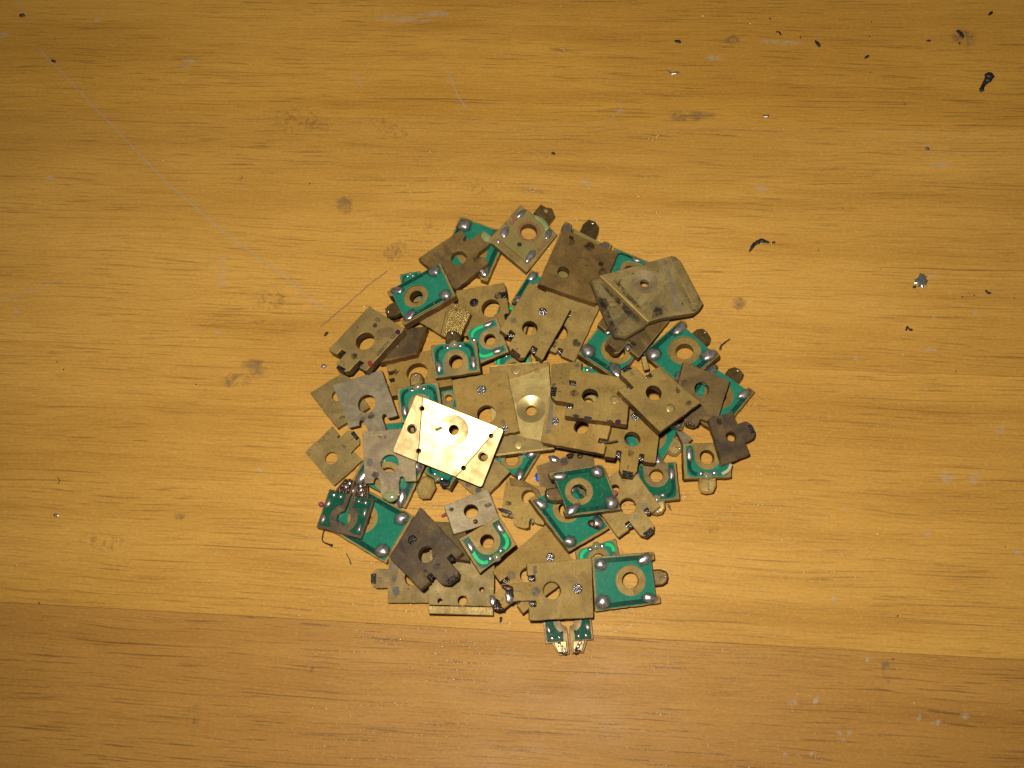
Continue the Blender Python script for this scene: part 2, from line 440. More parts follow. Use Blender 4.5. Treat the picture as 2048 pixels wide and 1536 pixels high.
# ------------------------------------------------------------------ the table: four glued planks
sl0, sr0 = on_table(0, 1204), on_table(2048, 1320)
gdir = (sr0-sl0).normalized(); gang = math.atan2(gdir.y, gdir.x)
gn = Vector((-gdir.y, gdir.x, 0))
seam_off = [(on_table(1024, y)).dot(gn) for y in (1262, 716, 240)]
edges = [seam_off[0]-78, seam_off[0], seam_off[1], seam_off[2], seam_off[2]+78]
tones = [((0.41, 0.208, 0.044), 0.66, 3.1), ((0.51, 0.272, 0.052), 0.48, 11.7), ((0.515, 0.276, 0.053), 0.52, 23.4), ((0.50, 0.260, 0.043), 0.62, 41.9)]
table = bpy.data.objects.new('table_top', None); COL.objects.link(table)
table['kind'] = 'structure'
mid = on_table(1024, 768)
for i in range(4):
    wood_mat('wood_%d' % i, *tones[i])
    y0, y1 = edges[i]+0.02, edges[i+1]-0.02
    yc = (y0+y1)/2; hw = (y1-y0)/2
    V, F, M = prism([(-260, -hw), (260, -hw), (260, hw), (-260, hw)], [], 0.0, -20.0, 0.07)
    o = mesh_obj('plank', V, F, 'wood_%d' % i, table)
    xc = mid.dot(gdir)
    p = gdir*xc + gn*yc
    o.matrix_world = Matrix.Translation(p*MM) @ Matrix.Rotation(gang, 4, 'Z')
    if i == 0: o['label'] = 'browner, darker plank'

# ------------------------------------------------------------------ settling the pile
class Heap:
    S = 0.4
    def __init__(s):
        s.x0, s.y0 = -120.0, -60.0
        s.n = 560
        s.h = np.zeros((s.n, s.n))
    def cells(s, poly):
        xs = [p[0] for p in poly]; ys = [p[1] for p in poly]
        i0, i1 = int((min(xs)-s.x0)/s.S), int((max(xs)-s.x0)/s.S)+1
        j0, j1 = int((min(ys)-s.y0)/s.S), int((max(ys)-s.y0)/s.S)+1
        I, J = np.meshgrid(np.arange(max(i0, 0), min(i1, s.n)), np.arange(max(j0, 0), min(j1, s.n)), indexing='ij')
        X = s.x0+(I+.5)*s.S; Y = s.y0+(J+.5)*s.S
        ins = np.zeros(X.shape, bool)
        n = len(poly)
        for k in range(n):
            (ax, ay), (bx, by) = poly[k], poly[(k+1) % n]
            if ay == by: continue
            c = ((ay > Y) != (by > Y)) & (X < (bx-ax)*(Y-ay)/(by-ay)+ax)
            ins ^= c
        return I[ins], J[ins], X[ins], Y[ins]
HEAP = Heap()

def rest_plane(X, Y, H, cx, cy):
    """lowest plane a rigid plate comes to rest on: min height at its centre with every contact below it"""
    P = np.stack([X, Y, H], 1)
    S = [int(np.argmin(X)), int(np.argmax(X)), int(np.argmin(Y)), int(np.argmax(Y)),
         int(np.argmin(X+Y)), int(np.argmax(X+Y)), int(np.argmin(X-Y)), int(np.argmax(X-Y))]
    S = list(dict.fromkeys(S)); best = None
    from itertools import combinations
    for _ in range(40):
        pts = P[S]
        T = np.array(list(combinations(range(len(S)), 3)))
        A = np.concatenate([pts[T][:, :, :2], np.ones((len(T), 3, 1))], 2)
        det = np.linalg.det(A); ok = np.abs(det) > 1e-3
        T, A = T[ok], A[ok]
        sol = np.linalg.solve(A, pts[T][:, :, 2:3])[:, :, 0]
        val = pts[:, :2] @ sol[:, :2].T + sol[:, 2] - pts[:, 2:3]
        feas = (val > -1e-4).all(0)
        if not feas.any(): return 0.0, 0.0, float(H.max())
        z = sol[:, 0]*cx+sol[:, 1]*cy+sol[:, 2]; z[~feas] = 1e9
        b = int(np.argmin(z)); best = sol[b]
        viol = P[:, 2]-(P[:, :2] @ best[:2]+best[2]); k = int(np.argmax(viol))
        if viol[k] < 2e-3: break
        S = [S[t] for t in T[b]] + [k] + [q for q in S if q not in [S[t] for t in T[b]]][:9]
        S = list(dict.fromkeys(S))
    return tuple(best)

class Frame:
    """a piece lying in the heap: its top plane and the mapping picture -> plate"""
    def __init__(s, quad, t, tilt=None, tabs=(), maxt=0.2, lift=0.0):
        s.quad = [Vector(q) for q in quad]; s.t = t
        px = sum(q[0] for q in quad)/4; py = sum(q[1] for q in quad)/4
        outlines = [quad]+list(tabs)
        g = (0.0, 0.0); c = 3.0
        for it in range(4):
            n = Vector((-g[0], -g[1], 1)).normalized()
            o = Vector((0, 0, c)) + n*t
            foot = []
            for ol in outlines:
                foot.append([(p.x-n.x*t*0.5, p.y-n.y*t*0.5) for p in (on_plane(x, y, o, n) for x, y in ol)])
            cc = [HEAP.cells(f) for f in foot]
            I = np.concatenate([q[0] for q in cc]); J = np.concatenate([q[1] for q in cc])
            X = np.concatenate([q[2] for q in cc]); Y = np.concatenate([q[3] for q in cc])
            H = HEAP.h[I, J]
            m = on_plane(px, py, o, n)
            if tilt is None:
                a, b, cc_ = rest_plane(X, Y, H, m.x, m.y)
                k = math.hypot(a, b)
                if k > maxt: a, b = a*maxt/k, b*maxt/k
                cc_ = float((H-a*X-b*Y).max())
            else:
                a, b = tilt; cc_ = float((H-a*X-b*Y).max())
            g = (float(a), float(b)); c = float(cc_)+0.06+lift
        s.n = Vector((-g[0], -g[1], 1)).normalized()
        s.o = Vector((0, 0, c)) + s.n*t
        HEAP.h[I, J] = np.maximum(HEAP.h[I, J], g[0]*X+g[1]*Y+c+t/ s.n.z)
        s.g = g
        q3 = [on_plane(q[0], q[1], s.o, s.n) for q in quad]
        s.c = sum(q3, Vector())/4
        s.x = (q3[1]-q3[0]); s.x -= s.n*s.x.dot(s.n); s.x.normalize()
        s.y = s.n.cross(s.x)
        s.M = Matrix((s.x, s.y, s.n)).transposed().to_4x4()
        s.M.translation = s.c
        s.mmpx = (s.c-CAM).length*abs((ROT.transposed() @ (s.c-CAM).normalized()).z)/FPX
    def px(s, x, y):
        d = on_plane(x, y, s.o, s.n)-s.c
        return (d.dot(s.x), d.dot(s.y))
    def uv(s, u, v):
        A, B, C, D = s.quad
        q = A*(1-u)*(1-v)+B*u*(1-v)+C*u*v+D*(1-u)*v
        return s.px(q.x, q.y)
    def L(s, w):
        return w*s.mmpx
    def place(s, o):
        m = s.M.copy(); m.translation = s.M.translation*MM
        o.matrix_world = m

def group_empty(name, fr):
    """an Empty at the base of the piece"""
    e = bpy.data.objects.new(name, None); COL.objects.link(e)
    e.empty_display_size = 0.005
    fr.place(e)
    return e

# ------------------------------------------------------------------ builders
RN = random.Random(3)
def jig(poly, a=0.05):
    return [(x+RN.uniform(-a, a), y+RN.uniform(-a, a)) for x, y in poly]

def worn(poly, step=1.1, amp=.045):
    """filed and knocked edges: extra points along the outline, slightly off the line, corners eased"""
    poly = rounded(clean(poly), .22, 2); out = []
    n = len(poly)
    for i in range(n):
        a, b = poly[i], poly[(i+1) % n]; L = math.dist(a, b); k = max(1, int(L/step))
        nx, ny = -(b[1]-a[1])/max(L, 1e-6), (b[0]-a[0])/max(L, 1e-6)
        for j in range(k):
            t = j/k; d = 0 if j == 0 else RN.gauss(0, amp) - (RN.uniform(.1, .3)*amp*8 if RN.random() < .05 else 0)*0
            out.append((a[0]+(b[0]-a[0])*t+nx*d, a[1]+(b[1]-a[1])*t+ny*d))
    return out

def add(root, name, vf, mats, smooth=35):
    V, F = vf[0], vf[1]
    return mesh_obj(name, V, F, mats, root, vf[2] if len(vf) > 2 else None, smooth)

def tab_quad(q, w0=.32, w1=.68, l=.3, lat=1.0):
    A, B, C, D = [Vector(p) for p in q]
    v = ((A-D)+(B-C))/2
    L = l*v.length; d = v.normalized()*L
    return [tuple(A+(B-A)*w0), tuple(A+(B-A)*w1), tuple(A+(B-A)*w1+d), tuple(A+(B-A)*w0+d)]

def joint(root, name, c, rx, ry, ang, h, mat, halo=1.3):
    o = add(root, name, dome(c, rx, ry, ang, h, -0.02, RN, .13), mat, 70)
    if halo:
        ca, sa = math.cos(ang), math.sin(ang); pl = []
        for i in range(16):
            t = 2*math.pi*i/16; k = halo*RN.uniform(.88, 1.15)
            x, y = rx*k*math.cos(t), ry*k*math.sin(t); pl.append((c[0]+x*ca-y*sa, c[1]+x*sa+y*ca))
        sub_decal(o, 'flux_ring', pl, .03, 'flux')
    return o

def hex_nub(root, fr, mat, u0=.34, u1=.66, l=.24, z0=-0.1, z1=-2.4, slit=True, name='terminal_nub'):
    o = [fr.uv(u0, .02), fr.uv(u0, -l*.55), fr.uv(u0+(u1-u0)*.2, -l*.95), fr.uv(u0+(u1-u0)*.55, -l), fr.uv(u1-(u1-u0)*.12, -l*.85), fr.uv(u1, -l*.5), fr.uv(u1, .02)]
    nub = add(root, name, prism(jig(o, .08), [], z0, z1, 0.42), mat, 20)
    if slit:
        a, b = fr.uv((u0+u1)/2, -l*.35), fr.uv((u0+u1)/2+.01, -l*.92)
        add(nub, 'slit', strip([a, b], 0.16, z0-0.01, 0.03), 'burnt_amber', None)
        add(nub, 'solder_tip', dome(fr.uv((u0+u1)/2, -l*.8), .45, .3, RN.uniform(0, 3), .25, z0-.05, RN), 'solder_bright', 60)
    return nub

def build_front(spec, fr, root):
    """brass base with a green board, ring-shaped opening, solder joints and a terminal nub"""
    kw = spec.get('o', {})
    edge = kw.get('edge', 'brass_edge'); ear = kw.get('ear', True)
    rc = kw.get('ring', (.5, .385)); c = fr.uv(*rc)
    W = math.dist(fr.uv(0, .5), fr.uv(1, .5))
    Ln = math.dist(fr.uv(.5, 0), fr.uv(.5, 1))
    R = kw.get('R', .285)*W; r = kw.get('r', .155)*W
    out = [fr.uv(0, -.06), fr.uv(.15, -.06), fr.uv(.17, .0), fr.uv(.83, 0), fr.uv(.85, -.06), fr.uv(1, -.06), fr.uv(1, 1), fr.uv(0, 1)] if ear else [fr.uv(0, 0), fr.uv(1, 0), fr.uv(1, 1), fr.uv(0, 1)]
    add(root, 'base_plate', prism(worn(jig(out)), [circle(c, r, 32)], -0.55, -fr.t, 0.1), [kw.get('base', 'brass_tan'), edge, edge])
    pc = [fr.uv(.035, .01), fr.uv(.965, .01), fr.uv(.975, .965), fr.uv(.025, .965)]
    pcb = add(root, 'circuit_board', prism(rounded(jig(pc), .5, 3), [circle(c, R, 40)], 0.0, -0.62, 0.09), [kw.get('mask', 'mask_green'), edge, 'mask_rim'])
    for u in (.085, .915):
        if not kw.get('traces', True): break
        add(pcb, 'trace', strip([fr.uv(u, .12), fr.uv(u+(.006 if u < .5 else -.006), .5), fr.uv(u, .84)], .088*W, 0, .05), 'trace_dark', None)
    for u in (.15, .85):
        p = fr.uv(u+RN.uniform(-.015, .015), kw.get('bv', .855)+RN.uniform(-.02, .02))
        k = RN.uniform(.9, 1.1)
        joint(root, 'solder_blob', p, .125*W*k, .117*W*k, RN.uniform(0, 3), .082*W*k, 'solder', 1.35)
    for u in (.13, .87):
        p = fr.uv(u, .115); a = math.atan2(fr.uv(u, .3)[1]-p[1], fr.uv(u, .3)[0]-p[0])+(.35 if u < .5 else -.35)
        joint(root, 'solder_pad', p, .145*W*RN.uniform(.9, 1.1), .083*W*RN.uniform(.85, 1.15), a+RN.uniform(-.25, .25), .05*W, RN.choice(['solder', 'solder_bright', 'solder_bright']), 1.3)
    if kw.get('nub', True):
        hex_nub(root, fr, kw.get('nubmat', 'brass_nub'), l=kw.get('nl', .24))

def build_small(spec, fr, root):
    """small brass mount with a U-shaped green board"""
    kw = spec.get('o', {})
    W = math.dist(fr.uv(0, .5), fr.uv(1, .5)); Ln = math.dist(fr.uv(.5, 0), fr.uv(.5, 1))
    rc = kw.get('ring', (.5, .58)); c = fr.uv(*rc); R = kw.get('R', .265)*W; r = kw.get('r', .15)*W
    base = kw.get('base', 'brass_olive')
    out = [fr.uv(0, 0), fr.uv(1, 0), fr.uv(1, 1), fr.uv(0, 1)]
    add(root, 'base_plate', prism(worn(jig(out)), [circle(c, r, 30)], -0.5, -fr.t, 0.1), [base, 'brass_edge', 'brass_edge'])
    ux = Vector(fr.uv(1, .58))-Vector(fr.uv(0, .58)); ux.normalize()
    uy = Vector(fr.uv(.5, 0))-Vector(fr.uv(.5, 1)); uy.normalize()
    arc = []
    for i in range(17):
        a = math.pi*i/16
        q = Vector(c)+ux*R*math.cos(a)+uy*R*math.sin(a); arc.append((q.x, q.y))
    leg = kw.get('leg', .93)
    co = rounded([fr.uv(.05, leg), fr.uv(.05, .03), fr.uv(.95, .03), fr.uv(.95, leg)], .2*W, 5)
    # keep the leg ends squarer than the shoulders
    sh = rounded([fr.uv(.05, .9), fr.uv(.05, .03), fr.uv(.95, .03), fr.uv(.95, .9)], .17*W, 5)
    sh = [p for p in sh][6:18]
    a_r = Vector(fr.uv(.95, leg)); a_l = Vector(fr.uv(.05, leg))
    ir = Vector(arc[0]); il = Vector(arc[-1])
    er = a_r-ux*(a_r-ir).dot(ux); el = a_l-ux*(a_l-il).dot(ux)
    lg = [(a_l.x, a_l.y)] + sh + [(a_r.x, a_r.y), (er.x, er.y)] + arc + [(el.x, el.y)]
    pcb = add(root, 'circuit_board', prism(jig(lg, .02), [], 0.0, -0.55, 0.09), [kw.get('mask', 'mask_green'), 'mask_rim', 'mask_rim'])
    tm = kw.get('trace', 'trace_dark')
    for s in (0, 1):
        f = (lambda u: u) if s == 0 else (lambda u: 1-u)
        if kw.get('one', False) and s == 0: continue
        add(pcb, 'trace', strip([fr.uv(f(.115), .55), fr.uv(f(.11), .3), fr.uv(f(.17), .16), fr.uv(f(.28), .11)], .075*W, 0, .05), tm, None)
    for u in (.125, .875):
        p = fr.uv(u, .68); q = fr.uv(u, .9); a = math.atan2(q[1]-p[1], q[0]-p[0])
        joint(root, 'solder_pad', p, .15*W, .068*W, a, .055*W, kw.get('sold', 'solder'), 1.25)
    for u in (.36, .64):
        add(root, 'solder_dot', dome(fr.uv(u, .14), .06*W, .055*W, 0, .045*W, -0.02, RN, .12), 'solder_bright', 70)
    add(root, 'resin_bead', dome(fr.uv(.5, .06), .1*W, .09*W, 0, .06*W, -0.2, RN, .15), 'epoxy_clear', 70)
    if kw.get('nub', True):
        hex_nub(root, fr, kw.get('nubmat', 'brass_nub'), .33, .67, kw.get('nl', .36), -0.2, -fr.t+.05, name='terminal_nub')

def build_slot(spec, fr, root):
    """slotted mount: key-hole in the metal, a green board on either side, two prongs"""
    kw = spec.get('o', {})
    W = math.dist(fr.uv(0, .5), fr.uv(1, .5))
    c = fr.uv(.5, .62); r = .15*W; R = .30*W
    ux = (Vector(fr.uv(1, .6))-Vector(fr.uv(0, .6))).normalized(); uy = (Vector(fr.uv(.5, 0))-Vector(fr.uv(.5, 1))).normalized()
    def pol(rad, deg):
        a = math.radians(deg); q = Vector(c)+ux*rad*math.cos(a)+uy*rad*math.sin(a); return (q.x, q.y)
    sw = .024
    key = [fr.uv(.5-sw, -.34), fr.uv(.5-sw, .3)] + [pol(r, d) for d in range(105, 436, 15)] + [fr.uv(.5+sw, .3), fr.uv(.5+sw, -.34)]
    out = key + [fr.uv(.74, -.36), fr.uv(.86, -.04), fr.uv(.86, .0), fr.uv(1, 0), fr.uv(1, 1), fr.uv(0, 1), fr.uv(0, 0), fr.uv(.14, 0), fr.uv(.14, -.04), fr.uv(.24, -.34)]
    add(root, 'base_plate', prism(out, [], -0.5, -fr.t, 0.08), [kw.get('base', 'brass_dark'), 'brass_edge', 'brass_edge'])
    for s in (0, 1):
        f = (lambda u: u) if s == 0 else (lambda u: 1-u)
        angs = list(range(112, 236, 12)) if s == 0 else [180-d for d in range(112, 236, 12)]
        lp = [fr.uv(f(.04), .03), fr.uv(f(.38), .03), fr.uv(f(.38), .3)] + [pol(R, d) for d in angs] + [fr.uv(f(.2), .93), fr.uv(f(.04), .93)]
        b = add(root, 'circuit_board', prism(lp, [], 0.0, -.55, .05), ['mask_slot', 'mask_slot', 'mask_deep'])
        for u, v, a, bb in ((.15, .13, .05, .05), (.30, .13, .05, .05), (.10, .36, .10, .05), (.10, .78, .09, .055)):
            add(root, 'solder_joint', dome(fr.uv(f(u), v), a*W, bb*W, math.atan2(uy.y, uy.x)+RN.uniform(-.3, .3), .05*W, -.02, RN, .15), 'solder_bright' if v < .3 else 'solder', 70)
        tip = [fr.uv(f(.17), .02), fr.uv(f(.26), -.32), fr.uv(f(.44), -.33), fr.uv(f(.43), .02)]
        pr = add(root, 'prong', prism(worn(jig(tip, .1)), [], -.1, -.52, .16), kw.get('tip', 'burnt_amber'), 25)
        for k in range(3):
            add(pr, 'solder_drip', dome(fr.uv(f(.28+.05*k), -.05-.1*k), .055*W, .035*W, math.atan2(uy.y, uy.x)+RN.uniform(-.3, .3), .4, -.12, RN, .3), RN.choice(['solder_bright', 'burnt_solder', 'solder']), 60)
        add(pr, 'burnt_end', dome(fr.uv(f(.36), -.3), .08*W, .04*W, math.atan2(ux.y, ux.x), .3, -.15, RN, .4), 'burnt_amber', 60)

def build_back(spec, fr, root):
    """underside of a mount: brass plate, tongue between two notches, through hole"""
    kw = spec.get('o', {})
    W = math.dist(fr.uv(0, .5), fr.uv(1, .5))
    m = kw.get('mat', 'brass_tan'); edge = kw.get('edge', 'brass_edge')
    tl = kw.get('tl', .28)*RN.uniform(.9, 1.1); nd = kw.get('nd', .11)*RN.uniform(.85, 1.25); tu = kw.get('tu', .5+RN.uniform(-.035, .035))
    nw = kw.get('nw', .12)*RN.uniform(.85, 1.15); tw = kw.get('tw', .18)*RN.uniform(.9, 1.08)
    def notch(u0, u1):
        if kw.get('round', False):
            cu = (u0+u1)/2; hw = (u1-u0)/2
            return [fr.uv(cu-hw*math.cos(a), nd*math.sin(a)) for a in [math.pi*i/8 for i in range(9)]]
        return [fr.uv(u0, 0), fr.uv(u0, nd), fr.uv(u1, nd), fr.uv(u1, 0)]
    a, b = tu-tw, tu+tw
    out = [fr.uv(0, 0)]
    if kw.get('notch', True): out += notch(a-nw, a-.005)
    if kw.get('tab', True):
        out += [fr.uv(a, 0), fr.uv(a, -tl*.72), fr.uv(a+tw*.42, -tl), fr.uv(b-tw*.42, -tl), fr.uv(b, -tl*.72), fr.uv(b, 0)]
    if kw.get('notch', True): out += notch(b+.005, b+nw)
    out += [fr.uv(1, 0), fr.uv(1, 1), fr.uv(0, 1)]
    holes = [circle(fr.uv(*kw.get('hole', (.5, .37))), kw.get('r', .155)*W, 32)] if kw.get('hole', 1) else []
    sm = kw.get('small', (.5, .77))
    plug = kw.get('plug', 'solder_crumbled')
    if sm: holes.append(circle(fr.uv(*sm), kw.get('sr', .083)*W, 20))
    for (x, y, rr) in kw.get('hx', ()): holes.append(circle(fr.px(x, y), fr.L(rr), 18))
    ol = []
    n = len(out)
    base = add(root, 'brass_plate', prism(worn(jig(out, .06)), holes, 0, -fr.t, kw.get('bev', .11), kw.get('hbev', .09)), [m, edge, kw.get('bevmat', RN.choice([m, m, 'gold_satin', 'brass_edge']))])
    for _ in range(kw.get('burns', RN.choice([1, 2, 3]))):
        u, v = RN.choice([(tu-tw-nw*.6, nd+.05), (tu+tw+nw*.6, nd+.05), (RN.uniform(.1, .9), RN.choice([.06, .94])), (RN.choice([.06, .94]), RN.uniform(.1, .9)), (.5, .12)])
        c = fr.uv(min(max(u, .12), .88), min(max(v, .12), .88)); rx, ry = RN.uniform(.06, .11)*W, RN.uniform(.05, .1)*W
        pl = [(c[0]+rx*math.cos(t)*RN.uniform(.8, 1.15), c[1]+ry*math.sin(t)*RN.uniform(.8, 1.15)) for t in [2*math.pi*i/14 for i in range(14)]]
        if all(math.dist(p, fr.uv(*kw['hole'])) > kw.get('r', .155)*W for p in pl) if kw.get('hole') else True:
            sub_decal(base, 'burn_stain', pl, .012, RN.choice(['burn', 'burn', 'tarnish']))
    if sm and plug:
        add(root, 'solder_plug', dome(fr.uv(*sm), kw.get('sr', .083)*W*.99, kw.get('sr', .083)*W*.99, 0, .22, kw.get('pz', -.35), RN, .03), plug, 60)
    if kw.get('notch', True) and kw.get('nsolder', 'solder'):
        for u in (a-nw*.5, b+nw*.5):
            add(root, 'notch_solder', dome(fr.uv(u, nd*.55), nw*.55*W, nd*.5*W, RN.uniform(0, 3), .7, -fr.t*.55, RN, .25), kw.get('nsolder', 'solder_crumbled'), 60)
    if kw.get('tab', True):
        tip = kw.get('tip', 'burnt_solder')
        if tip:
            if tip == 'solder':
                for k in range(3):
                    add(root, 'tongue_tip', dome(fr.uv(tu+(-.09, .0, .08)[k], -tl*(.92, .85, .95)[k]), .1*W, .07*W, RN.uniform(0, 3), .55, -.25, RN, .25), ('solder', 'burnt_solder', 'burnt_amber')[k], 60)
            q = [fr.uv(tu-.11, -tl*.72), fr.uv(tu-.1, -tl*1.06), fr.uv(tu+.1, -tl*1.08), fr.uv(tu+.11, -tl*.70)]
            if tip != 'solder': add(root, 'tongue_tip', prism(rounded(jig(q, .12), .3, 2), [], .12, -1.5, .18), tip, 40)
            add(root, 'wire_slit', strip([fr.uv(tu+.02, -tl*.62), fr.uv(tu+.01, -tl*.35)], .22, 0, .025), 'ink_brown', None)
        if kw.get('bead'):
            add(root, 'resin_bead', dome(fr.uv(tu, -tl*.9), .16*W, .1*W, math.atan2(fr.x.y, fr.x.x)*0, .9, -.5, RN, .12), 'epoxy', 70)

def extras(spec, fr, root):
    for e in spec.get('x', ()):
        k = e[0]
        if k == 'ink':       # ('ink', px, py, rx, ry, angle_deg, mat)
            _, x, y, rx, ry, ang, mat = e
            a = math.radians(ang)
            o = [fr.px(x+rx*math.cos(t)*math.cos(a)-ry*math.sin(t)*math.sin(a), y+rx*math.cos(t)*math.sin(a)+ry*math.sin(t)*math.cos(a)) for t in [2*math.pi*i/14 for i in range(14)]]
            add(root, 'ink_mark', prism(jig(o, .05), [], .03, -.04, .02), mat, None)
        elif k == 'blob':    # ('blob', px, py, rx, ry, angle_deg, h, mat, z, name)
            _, x, y, rx, ry, ang, h, mat, z, nm = e
            p = fr.px(x, y); q = fr.px(x+10*math.cos(math.radians(ang)), y+10*math.sin(math.radians(ang)))
            add(root, nm, dome(p, fr.L(rx), fr.L(ry), math.atan2(q[1]-p[1], q[0]-p[0]), h, z, RN, .15), mat, 70)
        elif k == 'line':    # ('line', [(px,py)..], width_px, mat, name, h)
            _, pts, wd, mat, nm, h = e
            add(root, nm, strip([fr.px(*p) for p in pts], fr.L(wd), 0, h), mat, None)
        elif k == 'poly':    # ('poly', [(px,py)..], z0, z1, bevel, mat, name)
            _, pts, z0, z1, bv, mat, nm = e
            add(root, nm, prism([fr.px(*p) for p in pts], [], z0, z1, bv), mat, 30)
        elif k == 'text':    # ('text', body, px, py, px2, py2, height_px, mat)
            _, body, x, y, x2, y2, hp, mat = e
            me = text_mesh(body, fr.L(hp)*1.35); me.materials.append(MATS[mat])
            o = bpy.data.objects.new('lettering', me); COL.objects.link(o); o.parent = root
            p = fr.px(x, y); q = fr.px(x2, y2)
            wd = max(v.co.x for v in me.vertices) or 1
            s = math.dist(p, q)*MM/wd
            o.matrix_local = Matrix.Translation(Vector((p[0], p[1], .03))*MM) @ Matrix.Rotation(math.atan2(q[1]-p[1], q[0]-p[0]), 4, 'Z') @ Matrix.Diagonal((s, 1, 1, 1))

def countersink(root, c, R, r, z0, depth, t, mat, name='countersink'):
    n = 48; V, F = [], []
    prof = [(R, z0), (R*.97, z0-.02), (r, z0-depth), (r, -t+.02)]
    for rr, z in prof: V += [(c[0]+rr*math.cos(2*math.pi*i/n), c[1]+rr*math.sin(2*math.pi*i/n), z) for i in range(n)]
    for k in range(len(prof)-1):
        for i in range(n):
            i2 = (i+1) % n
            F.append((k*n+i, k*n+i2, (k+1)*n+i2, (k+1)*n+i))
    return add(root, name, (V, F), mat, 40)

def groove_sides(p, q, wd, circs):
    """the two lips of a thin groove with round holes on it (circs: position along 0..1, radius)"""
    p, q = Vector(p), Vector(q); d = (q-p); L = d.length; d.normalize(); n = Vector((-d.y, d.x))
    left, right = [p+n*wd/2], [p-n*wd/2]
    for t, r in circs:
        c = p+d*L*t; a0 = math.asin(min(.9, wd/2/r))
        for i in range(9):
            a = a0+(math.pi-2*a0)*i/8
            left.append(c-d*r*math.cos(a)+n*r*math.sin(a)); right.append(c-d*r*math.cos(a)-n*r*math.sin(a))
    left.append(q+n*wd/2); right.append(q-n*wd/2)
    return [(v.x, v.y) for v in left], [(v.x, v.y) for v in right]

def build_gold(spec, fr, root):
    P = fr.px
    out = rounded([fr.uv(0, 0), fr.uv(1, 0), fr.uv(1, 1), fr.uv(0, 1)], .8, 4)
    c = P(907, 860); R, r = fr.L(30), fr.L(10.5)
    med = [(P(824, 857.6), fr.L(9)), (P(966, 913), fr.L(9))]
    A, B = fr.uv(.068, .0), fr.uv(.286, 1.0)
    Cc, D = fr.uv(.935, .0), fr.uv(.715, 1.0)
    A, B = P(845.5, 794.5), P(835.5, 923.3); Cc, D = P(996.5, 854.6), P(911.5, 953.8)
    g1 = groove_sides(A, B, .15, [(.175, fr.L(5)), (.835, fr.L(5))])
    g2 = groove_sides(Cc, D, .15, [(.17, fr.L(4.6)), (.82, fr.L(4.8))])
    TL, TR, BR, BL = fr.uv(0, 0), fr.uv(1, 0), fr.uv(1, 1), fr.uv(0, 1)
    def near(side, pt):   # which lip lies on the side of pt
        m = side[0][len(side[0])//2], side[1][len(side[1])//2]
        return 0 if math.dist(m[0], pt) < math.dist(m[1], pt) else 1
    k1 = near(g1, fr.uv(0, .5)); k2 = near(g2, fr.uv(1, .5))
    left = rounded([TL, g1[k1][0], g1[k1][-1], BL], .7, 4)
    def corner(a, b, c_):
        return rounded([a, b, c_], .75, 4)[5:10]
    left = corner(g1[k1][-1], BL, TL)+corner(BL, TL, g1[k1][0])+g1[k1]
    right = corner(g2[k2][0], TR, BR)+corner(TR, BR, g2[k2][-1])+g2[k2][::-1]
    centre = g1[1-k1]+g2[1-k2][::-1]
    add(root, 'end_face', prism(left, [circle(med[0][0], med[0][1], 24)], 0, -.45, .07, .05), ['gold_wedge', 'brass_edge', 'gold_wedge'])
    add(root, 'end_face', prism(right, [circle(med[1][0], med[1][1], 24)], 0, -.45, .07, .05), ['gold_wedge', 'brass_edge', 'gold_wedge'])
    add(root, 'middle_face', prism(centre, [circle(c, R, 48)], -.03, -.45, .07, .04), ['gold_bright', 'brass_edge', 'gold_bright'])
    ins = inset(ccw(clean(out)), .04)
    add(root, 'base_plate', prism(ins, [circle(c, r+.02, 32)]+[circle(m, rr, 24) for m, rr in med]+[circle(P(x, y), fr.L(4.2), 14) for x, y in ((844, 817), (837, 902), (982, 871.5), (926.8, 936))], -.46, -fr.t, .04), ['brass_dark', 'brass_edge', 'brass_edge'])
    countersink(root, c, R+.01, r, -.04, .2, fr.t, 'gold_bright')
    for m, rr in med:
        V, F = [], []; n = 24
        for k, (a, z) in enumerate(((rr*1.12, .0), (rr*1.06, .05), (rr*.86, .05), (rr*.84, -fr.t))):
            V += [(m[0]+a*math.cos(2*math.pi*i/n), m[1]+a*math.sin(2*math.pi*i/n), z) for i in range(n)]
        for k in range(3):
            for i in range(n): F.append((k*n+i, k*n+(i+1) % n, (k+1)*n+(i+1) % n, (k+1)*n+i))
        add(root, 'hole_rim', (V, F), 'brass_nub', 40)
    add(root, 'scorch_mark', strip([P(862, 853), P(868, 859), P(875, 860)], .16, 0, .02), 'ink_brown', None)
    add(root, 'scorch_mark', strip([P(871, 860), P(877, 858), P(884, 855)], .8, 0, .02), 'brass_edge', None)

